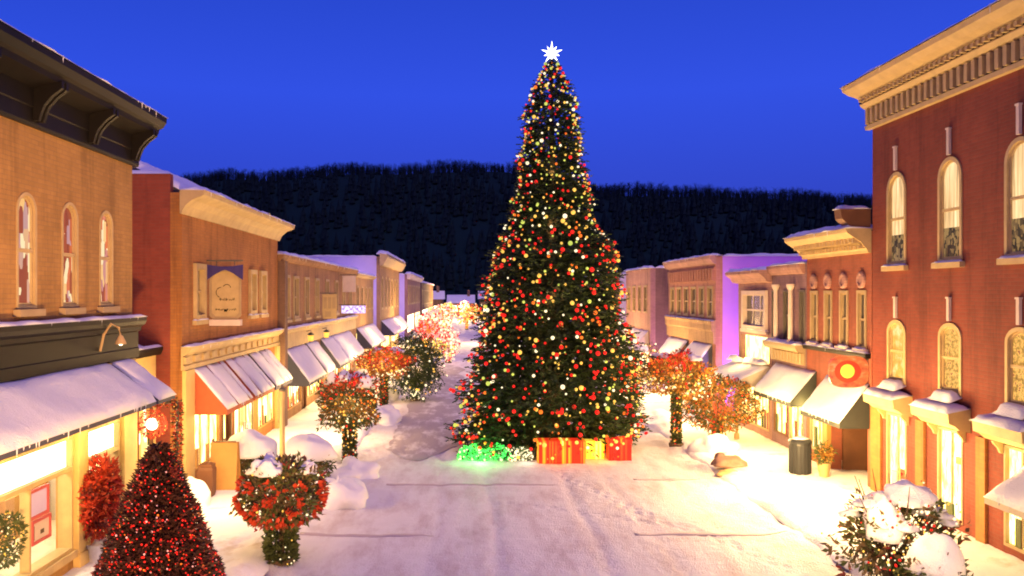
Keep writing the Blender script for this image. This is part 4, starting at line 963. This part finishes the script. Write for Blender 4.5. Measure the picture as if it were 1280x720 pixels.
# ------------------------------------------------------------------ snow laden shrubs and mounds
def shrub(label,x,y,r,h,sd,leaf,snowr,grp='snow laden shrubs',nb=0,z0=.1):
    rng=random.Random(sd); t=thing('snowy_shrub',label,'shrub',(x,y,z0),grp)
    mb=MB(); mb.tube([(x,y,z0-.05),(x,y,z0+h*.6)],[.05,.03],6)
    for k in range(10):
        a=rng.uniform(0,2*PI); mb.tube([(x,y,z0+h*.2),(x+r*.8*math.cos(a),y+r*.8*math.sin(a),z0+h*rng.uniform(.5,.9))],[.025,.01],5)
    mb.build('stem',M['bark'],t)
    blob_crown(t,(x,y,z0+h*.42),(r*.92,r*.86,h*.36),1300,leaf,.12,rng,'foliage',sd=sd)
    mb=MB(); lump(mb,(x,y,z0+h*.55),(snowr,snowr*.9,h*.5),sd,26,12,.12); mb.build('snow',M['snow'],t,True)
    if nb: lights(t,surf_pts(rng,(x,y,z0+h*.3),(r,r*.95,h*.3),nb,.02,{'e_white':3,'e_gold':2,'e_red':1},sd),0)
    return t
shrub('wide shrub under a flat cap of snow left of the red bow topiary',-6.4,26.0,.66,1.38,61,['leaf_brown','leaf'],.74)
shrub('shrub with flat snow cap right behind the red bow topiary',-4.62,25.4,.72,1.42,62,['leaf','leaf_brown'],.78)
def mound(label,x,y,r,sd,rough=.16,z=-.03,mat='snow',name='snow_mound',cat='snow pile'):
    mb=MB(); lump(mb,(x,y,z),r,sd,34,16,rough); o=mb.build(name,M[mat],None,True); tag(o,label,cat,'heaps of snow'); return o
mound('big rounded heap of cleared snow at the left kerb',-3.5,23.7,(.85,1.0,.78),71,.2)
mound('low heap of snow under the golden lit topiary',-3.6,27.2,(.8,.9,.5),72,.3)
mound('pale heap of snow against the yellow annex wall',-7.2,22.9,(.55,.7,.8),73,.2)
mound('heap of bright snow at the right kerb by the broad orange bush',8.5,30.6,(.75,.8,.75),74,.2)
mound('low heap of snow beside the brown boulder',9.1,31.2,(.6,.7,.5),75,.3)
mound('long low heap of snow beyond the big lit tree',7.7,36.8,(1.1,1.6,.6),76,.3)
mound('heap of snow at the foot of the flat crowned red tree',-3.9,38.6,(1.0,1.4,.7),77,.3)
mound('heap of shovelled snow by the dark evergreen',-4.6,47,(.9,1.3,.8),78,.3)
# boulder
t=thing('boulder','rounded brown boulder with a pale flat stone before it, on the snow','boulder',(8.05,27.3,0)); mb=MB(); lump(mb,(8.05,27.3,.3),(.56,.45,.36),81,26,12,.22); mb.build('stone',paint('boulder_brown',(.28,.16,.12),.9,.35,5),t,True)
mb=MB(); lump(mb,(7.95,26.75,.1),(.42,.26,.18),82,20,8,.2); mb.build('base_stone',M['tan_wood'],t,True)
mb=MB(); lump(mb,(8.1,27.36,.62),(.2,.16,.07),83,14,6,.3); mb.build('snow',M['snow'],t,True)
# litter bin, bin planter
t=thing('litter_bin','black cylindrical litter bin by the brick pillar','litter bin',(10.15,26.9,.12)); mb=MB(); mb.lathe((10.15,26.9,.1),[(.28,0),(.3,.04),(.31,.5),(.32,.92),(.31,.96)],20); 
for k in range(20): a=2*PI*k/20; mb.box(10.15+.315*math.cos(a)-.012,10.15+.315*math.cos(a)+.012,26.9+.315*math.sin(a)-.012,26.9+.315*math.sin(a)+.012,.16,.98)
mb.build('body',M['black'],t); mb=MB(); mb.lathe((10.15,26.9,1.06),[(.34,0),(.35,.05),(.3,.12),(.16,.15)],20); mb.build('lid',M['black'],t)
mb=MB(); lump(mb,(10.15,26.9,1.19),(.24,.24,.06),84,16,6,.2); mb.build('snow',M['snow'],t,True)
rng=random.Random(85); t=thing('planter_pot','tan pot of golden leaves beside the litter bin','planter',(10.72,26.5,.12)); mb=MB(); mb.lathe((10.72,26.5,.1),[(.14,0),(.2,.4),(.22,.44),(.19,.44),(.17,.38)],14); mb.build('pot',M['tan_wood'],t); blob_crown(t,(10.72,26.5,.8),(.25,.25,.3),500,['leaf_gold','leaf'],.1,rng,'plant'); lights(t,surf_pts(rng,(10.72,26.5,.8),(.25,.25,.3),30,.016,{'e_gold':1},1),0)
# bins and board on the left pavement
t=thing('waste_bin','narrow dark brown bin with a notched top on the left pavement','litter bin',(-7.1,23.95,.12)); mb=MB(); mb.loft([[(-7.1+a*w,23.95+c*w,z) for a,c in ((-1,-1),(1,-1),(1,1),(-1,1))] for w,z in ((.16,.1),(.19,.2),(.2,.85),(.17,.92))]); mb.build('body',M['umber_wood'],t)
mb=MB(); mb.box(-7.28,-6.92,23.78,24.12,.93,.99); lump(mb,(-7.1,23.95,.99),(.15,.15,.06),3,12,5); mb.build('lid',M['umber_wood'],t)
t=thing('display_board','tan wooden sandwich board standing by the cove building','sign board',(-6.9,25.0,.12)); mb=MB()
for sg in (-1,1): mb.loft([[(-7.28+i*.76,25.0+sg*(.28-.22*k)+e,.1+k*1.3) for i,e in ((0,-.02),(1,-.02),(1,.02),(0,.02))] for k in (0,1)])
mb.build('board',M['orange_wood'],t); mb=MB(); mb.box(-7.22,-6.58,24.9,24.935,.5,.53); mb.box(-7.2,-6.6,24.95,25.05,1.39,1.43); mb.build('rail',M['umber_wood'],t)
# slim tan post by the red bow topiary
t=thing('lamp_post','slim tan post rising behind the red bow topiary','post',(-4.98,23.6,.12)); mb=MB(); mb.lathe((-4.98,23.6,.05),[(.15,0),(.15,.3),(.1,.36),(.075,.5),(.07,2.6),(.07,2.95)],12); mb.build('shaft',M['tan_wood'],t); mb=MB(); mb.lathe((-4.98,23.6,3.0),[(.08,0),(.1,.06),(.05,.1),(.01,.2)],12); mb.build('cap',M['iron'],t)
# ------------------------------------------------------------------ front right shrub with lights
rng=random.Random(91); t=thing('snowy_shrub','leafy shrub with cream and red lights under lavender lobes of snow','shrub',(8.0,16.4,.1),'snow laden shrubs'); x,y=8.0,16.4
mb=MB()
for k in range(26):
    a=rng.uniform(0,2*PI); q=rng.uniform(.3,1.05); mb.tube([(x+.05*math.cos(a),y,.05),(x+.4*q*math.cos(a),y+.4*q*math.sin(a),1.0),(x+.95*q*math.cos(a),y+.8*q*math.sin(a),rng.uniform(1.1,2.3))],[.035,.022,.006],5)
mb.build('branches',M['bark'],t)
blob_crown(t,(x,y,1.0),(.98,.8,.72),2000,['leaf_brown','leaf','leaf_brown','leaf_dkred'],.15,rng,'foliage',sd=9,rough=.45)
mb=MB(); 
for (dx,dy,z,r) in ((-.42,-.3,1.15,(.3,.44,.8)),(.15,-.1,1.75,(.5,.42,.4)),(.55,.3,1.5,(.4,.4,.34))): lump(mb,(x+dx,y+dy,z),r,z*7,26,12,.2)
for k in range(34):
    a=rng.uniform(0,2*PI); q=rng.uniform(.2,1)**.6; r=rng.uniform(.07,.2); lump(mb,(x+.9*q*math.cos(a),y+.75*q*math.sin(a),1.1+.82*math.sqrt(1-q*q*.9)-.05),(r,r*rng.uniform(.7,1),r*.55),k,14,6,.35)
mb.build('snow',M['snow'],t,True)
lights(t,[(Vector((x+rng.gauss(-.05,.3),y-rng.uniform(.45,.85),1.15+rng.gauss(0,.35))),rng.uniform(.016,.028),pick(rng,{'e_white':7,'e_gold':3,'e_red':2,'e_orange':1})) for k in range(190)]+surf_pts(rng,(x,y,1.1),(1.0,.88,.97),130,.02,{'e_white':4,'e_gold':3,'e_red':3},9,.45),90)
shrub('shrub buried under a smooth white dome of snow beside the cream lit shrub',8.12,15.3,.52,1.35,93,['leaf_brown','leaf'],.5,nb=30,z0=.05)
# ------------------------------------------------------------------ signs and wall lamps
t=thing('hanging_sign','cream arched shop sign with dark scrollwork and blue bunting, hung from the orange brick wall','sign',(-7.4,26.6,5.5))
def arched(x0,x1,z0,z1,zr,n=12):
    xc=(x0+x1)/2; pts=[(x0,z0+.12),(x0+.12,z0),(x1-.12,z0),(x1,z0+.12)]
    for k in range(n+1): a=PI*k/n; pts.append((xc+(x1-x0)/2*math.cos(a),zr+(z1-zr)*math.sin(a)))
    return pts
mb=MB(); pts=arched(-7.78,-6.86,4.86,6.34,6.0); mb.loft([[(p,yy,q) for p,q in pts] for yy in (26.56,26.64)]); bo=mb.build('board',M['cream'],t)
mb=MB(); o=arched(-7.8,-6.84,4.84,6.37,6.01); i=arched(-7.73,-6.91,4.92,6.29,5.99); vs=[(p,yy,q) for yy in (26.53,26.56) for p,q in o+i]; n=len(o); mb.add(vs,[f for k in range(n) for f in ((k,(k+1)%n,n+(k+1)%n,n+k),(k,2*n+k,2*n+(k+1)%n,(k+1)%n),(n+k,n+(k+1)%n,3*n+(k+1)%n,3*n+k))]); mb.build('frame',M['cream_dark'],t)
mb=MB()
def scroll(cx,cz,r,a0,a1,w=.014): mb.tube([(cx+r*math.cos(a0+(a1-a0)*k/12),26.552,cz+r*math.sin(a0+(a1-a0)*k/12)) for k in range(13)],w,5)
scroll(-7.45,5.66,.15,1.6,4.4,.009); scroll(-7.28,5.78,.12,.2,2.6,.008)
rg=random.Random(12)
for (x0,x1,z0,h) in ((-7.5,-7.05,5.42,.09),(-7.62,-7.0,5.12,.07)):
    x=x0
    while x<x1:
        a=rg.uniform(.02,.05); mb.tube([(x,26.553,z0+rg.uniform(-.01,.02)),(x+a*.5,26.553,z0+h*rg.uniform(.4,1)),(x+a,26.553,z0+rg.uniform(-.02,.03))],.007,4); x+=a+rg.uniform(-.005,.035)
mb.box(-7.36,-7.27,26.545,26.556,5.08,5.15)
mb.build('scrollwork',M['dark_wood'],t)
mb=MB(); nb=14
for k in range(nb):
    u0,u1=k/nb,(k+1)/nb
    f=lambda u:(-7.86+1.08*u,6.5-.06*math.sin(PI*u)+.0*u); g=lambda u:6.18+.16*math.sin(PI*u)-.3*abs(u-.5)
    yy=26.5+.02*math.sin(k*2.1); mb.add([(f(u0)[0],yy,f(u0)[1]),(f(u1)[0],yy,f(u1)[1]),(f(u1)[0],yy-.02,g(u1)),(f(u0)[0],yy-.02,g(u0)),(f(u0)[0],yy+.02,f(u0)[1]),(f(u1)[0],yy+.02,f(u1)[1]),(f(u1)[0],yy,g(u1)),(f(u0)[0],yy,g(u0))],[(0,1,2,3),(7,6,5,4),(0,4,5,1),(3,2,6,7)])
mb.build('bunting',paint('bunting_blue',(.05,.035,.16),.8),t)
mb=MB(); mb.box(-7.78,-6.86,26.45,26.75,4.66,4.84); mb.build('base_ledge',M['pale'],t); mb=MB(); mb.tube([(-7.895,26.6,6.62),(-6.8,26.6,6.62)],.025,6); mb.tube([(-7.6,26.6,6.62),(-7.6,26.6,6.2)],.015,5); mb.tube([(-7.05,26.6,6.62),(-7.05,26.6,6.2)],.015,5); mb.build('bracket',M['iron'],t)
t=thing('hanging_sign','orange sign with a yellow disc over the small brick shop awning','sign',(10.85,25.05,3.4))
def sup(n,rx,rz,e=.6): return [(math.copysign(abs(math.cos(2*PI*k/n))**e,math.cos(2*PI*k/n))*rx,math.copysign(abs(math.sin(2*PI*k/n))**e,math.sin(2*PI*k/n))*rz) for k in range(n)]
mb=MB(); mb.loft([[(10.83+p,yy,3.4+q) for p,q in sup(32,.56,.45)] for yy in (25.01,25.09)]); mb.build('board',pane('sign_orange',[(.35,(.8,.05,.015)),(.55,(1,.22,.04)),(.72,(1,.55,.25))],1.0,(2.2,4)),t)
mb=MB(); mb.loft([[(10.78+r*math.cos(2*PI*k/24),yy,3.42+.2/.2*r*math.sin(2*PI*k/24)) for k in range(24)] for r,yy in ((.2,25.009),(.2,24.985),(.17,24.975))]); mb.build('disc',emit('disc_yellow',(1,.62,.06),1.15),t)
mb=MB(); mb.loft([[(10.79+r*1.5*math.cos(2*PI*k/28),yy,3.41+r*1.25*math.sin(2*PI*k/28)) for k in range(28)] for r,yy in ((.25,25.0095),(.25,24.998),(.16,24.997))]); mb.build('ring',emit('ring_red',(.8,.05,.02),.7),t)
mb=MB(); mb.tube([(11.39,25.05,3.75),(11.2,25.05,3.75)],.03,6); mb.tube([(11.39,25.05,3.05),(11.2,25.05,3.05)],.03,6); mb.build('bracket',M['iron'],t)
def psign(label,x0,x1,y,z0,z1,mat,cat='sign'):
    t=thing('hanging_sign',label,cat,((x0+x1)/2,y,z0)); mb=MB(); mb.box(x0,x1,y-.04,y+.04,z0,z1); mb.box(x0-.02,x1+.02,y-.05,y+.05,z1+.001,z1+.05); mb.build('board',mat,t)
    mb=MB(); mb.tube([(XL+.005,y,z1+.12),(x1,y,z1+.12)],.025,6); mb.tube([((x0+x1)/2,y,z1+.12),((x0+x1)/2,y,z1+.04)],.02,5); mb.build('bracket',M['iron'],t); return t
psign('pale pink blank sign hung high at the end of the long brown building',-7.75,-6.95,54.4,5.75,6.7,M['pale'])
psign('small violet and white lit sign below the pale pink one',-7.75,-6.3,54.0,4.45,4.85,pane('sign_violet',[(.4,(.3,.12,1)),(.55,(.8,.7,1)),(.7,(1,1,1))],1.5,(6,6)))
psign('cream panelled sign board beside the narrow windows of the long building',-7.75,-7.0,46.9,4.3,5.55,M['cream'])
mb=MB()
for k in range(3):
    mb.box(-7.68+k*.23,-7.52+k*.23,46.852,46.859,4.85,5.45)
mb.box(-7.6,-7.3,46.85,46.859,4.4,4.7)
mb.build('panel',M['cream_dark'],[o for o in COL.objects if o.get('label','').startswith('cream panelled')][0])
def lantern(label,y,z):
    t=thing('wall_lantern',label,'lantern',(XL+.3,y,z),'black lanterns on the long building'); mb=MB(); mb.tube([(XL+.24,y,z+.5),(XL+.45,y,z+.55),(XL+.45,y,z+.42)],.02,5); mb.lathe((XL+.45,y,z),[(.1,0),(.15,.34),(.17,.36),(.06,.44)],6); mb.build('frame',M['black'],t); mb=MB(); mb.lathe((XL+.45,y,z+.03),[(.115,0),(.15,.28)],6); mb.build('lamp_glass',M['e_gold'],t)
lantern('black lantern with gold glass on the pale shop fascia, nearer one of two',41.7,3.35); lantern('black lantern with gold glass on the pale shop fascia, farther one of two',46.3,3.3)
t=thing('gooseneck_lamp','tan gooseneck lamp arm on the dark fascia above the long snowy awning','lamp',(XL+.1,18.6,4.9)); mb=MB(); mb.tube([(XL+.125,18.6,4.4),(XL+.2,18.6,4.75),(XL+.36,18.6,4.98),(XL+.52,18.6,4.9),(XL+.56,18.6,4.72)],.028,7); mb.lathe((XL+.56,18.6,4.55),[(.12,0),(.1,.06),(.04,.18)],12); mb.build('arm',M['tan_wood'],t); mb=MB(); mb.ball((XL+.56,18.6,4.57),.05,8,6); mb.build('bulb',M['e_lamp'],t)
# ------------------------------------------------------------------ light: lit shops, strings, added fill lamps and the dusk sky
W=(1,.62,.23)
for (x,y,z,p) in (
    (-6.3,22.2,1.7,380),(-5.4,33.5,1.6,650),(-6,44,1.5,450),(-6,53,1.5,500),(-5,66,1.8,1100),(-5,92,2,2000),
    (8.0,10.5,1.8,600),(8.9,20.6,1.9,800),(8.8,24.6,1.7,1500),(9.3,29.6,1.7,700),(9.0,37,1.7,600),(9.2,47,1.7,1100),(8.5,60,2,1500),(2,100,3,2200),(7.0,15.4,1.9,170),(-1,190,4,16000)):  # far mid-road points added as fill; the rest follow shop and string glow
    point('shop_and_fill_glow',x,y,z,p,W,.8)
for (x,y,z,p) in ((-7.2,11.5,2.75,30),(-7.2,14.5,2.75,30),(-7.2,17.3,2.75,30),(-7.2,19.6,2.75,25),(-8.0,22.0,2.9,45),(-7.3,26.6,2.2,45),(-7.3,29.9,2.2,45),(-7.3,33,2.2,45),(-7.3,35.7,2.6,40),(-7.3,39.5,1.7,50),(-7.3,43.5,1.7,50),(-7.3,49,1.7,60),(-7.3,55,1.7,60),
    (10.9,26.4,1.75,10),(10.9,28.5,2.0,22),(10.9,30.5,1.9,30),(10.7,35,2.2,90),(10.8,35,3.4,40),(10.9,42.7,1.8,50),(10.9,47,1.8,50),(11.0,23.4,2.2,12),(11.0,20.8,2.2,12),(11.0,18.1,2.2,12)):
    point('awning_lamp',x,y,z,p,(1,.66,.2),.12)
point('violet_fill',13.0,52.3,.8,500,(.8,.4,1),.3); point('violet_fill',-10.5,76.3,5.5,300,(.6,.45,1),.3); point('violet_fill',7.0,74,6.5,400,(.85,.45,1),.3); point('violet_fill',-9.5,107,4.5,500,(.7,.45,1),.3)  # violet points added to tint far side walls and roofs
for z,r,p in ((2.5,.5,110),(5.5,.45,100),(8.0,.4,60),(10,.35,26)): point('tree_light_glow',TX,TY-.2,z,p,(1,.72,.28),r)
def spot(name,loc,tgt,p,c,ang,blend,r):
    l=bpy.data.lights.new(name,'SPOT'); l.energy=p; l.color=c; l.shadow_soft_size=r; l.spot_size=math.radians(ang); l.spot_blend=blend
    o=bpy.data.objects.new(name,l); COL.objects.link(o); o.location=loc; o.rotation_euler=(Vector(tgt)-Vector(loc)).to_track_quat('-Z','Y').to_euler()
spot('facade_fill_spot',(-1.0,4.0,1.2),(-7.9,22,6.0),16000,(1,.55,.2),50,.6,.4)  # added unseen spot washing the left facades, no fitting stands here
spot('violet_wall_fill',(12.6,37.8,.6),(12.4,40.5,4.2),1700,(.7,.34,1),120,.5,.2)  # violet spot added without a fitting to colour the salmon building's side
w=bpy.data.worlds.new('World'); sc.world=w; w.use_nodes=True; nt=w.node_tree; bg=nt.nodes['Background']
sky=nt.nodes.new('ShaderNodeTexSky'); sky.sky_type='NISHITA'; sky.sun_disc=False; sky.sun_elevation=math.radians(1.5); sky.sun_rotation=math.radians(200)
tc=nt.nodes.new('ShaderNodeTexCoord'); sp=nt.nodes.new('ShaderNodeSeparateXYZ'); nt.links.new(tc.outputs['Generated'],sp.inputs[0])
col=ramp(nt,sp.outputs[2],[(0,(.019,.042,.50)),(.1,(.020,.052,.57)),(.22,(.024,.075,.78)),(.33,(.016,.058,.62)),(.6,(.010,.035,.40))])
mx=mixc(nt,.006,col,sky.outputs[0]); nt.links.new(mx,bg.inputs['Color']); bg.inputs['Strength'].default_value=1.0
s=bpy.data.lights.new('pink_fill_sun','SUN'); s.energy=.95; s.angle=math.radians(40); s.color=(1,.6,.84); so=bpy.data.objects.new('pink_fill_sun',s); COL.objects.link(so); so.rotation_euler=(math.radians(28),0,math.radians(35))  # soft pink sun added as fill for snow and facades
# ------------------------------------------------------------------ camera
cd=bpy.data.cameras.new('camera'); cd.sensor_width=36; cd.lens=36*1100/1280; cd.shift_x=55/1280; cd.shift_y=8/1280*-1*-1; cd.clip_end=3000; cd.clip_start=.1
cam=bpy.data.objects.new('camera',cd); COL.objects.link(cam); cam.location=(0,0,5.6); cam.rotation_euler=(PI/2,0,0); sc.camera=cam
sc.view_settings.view_transform='Standard'; sc.view_settings.look='None'; sc.view_settings.exposure=0; sc.view_settings.gamma=1
sc.render.engine='CYCLES'; sc.cycles.pixel_filter_type='BLACKMAN_HARRIS'; sc.cycles.filter_width=1.9; sc.cycles.use_denoising=True; sc.cycles.max_bounces=6; sc.cycles.diffuse_bounces=3; sc.cycles.glossy_bounces=2; sc.cycles.transparent_max_bounces=8; sc.cycles.sample_clamp_indirect=4; sc.cycles.caustics_reflective=False; sc.cycles.caustics_refractive=False
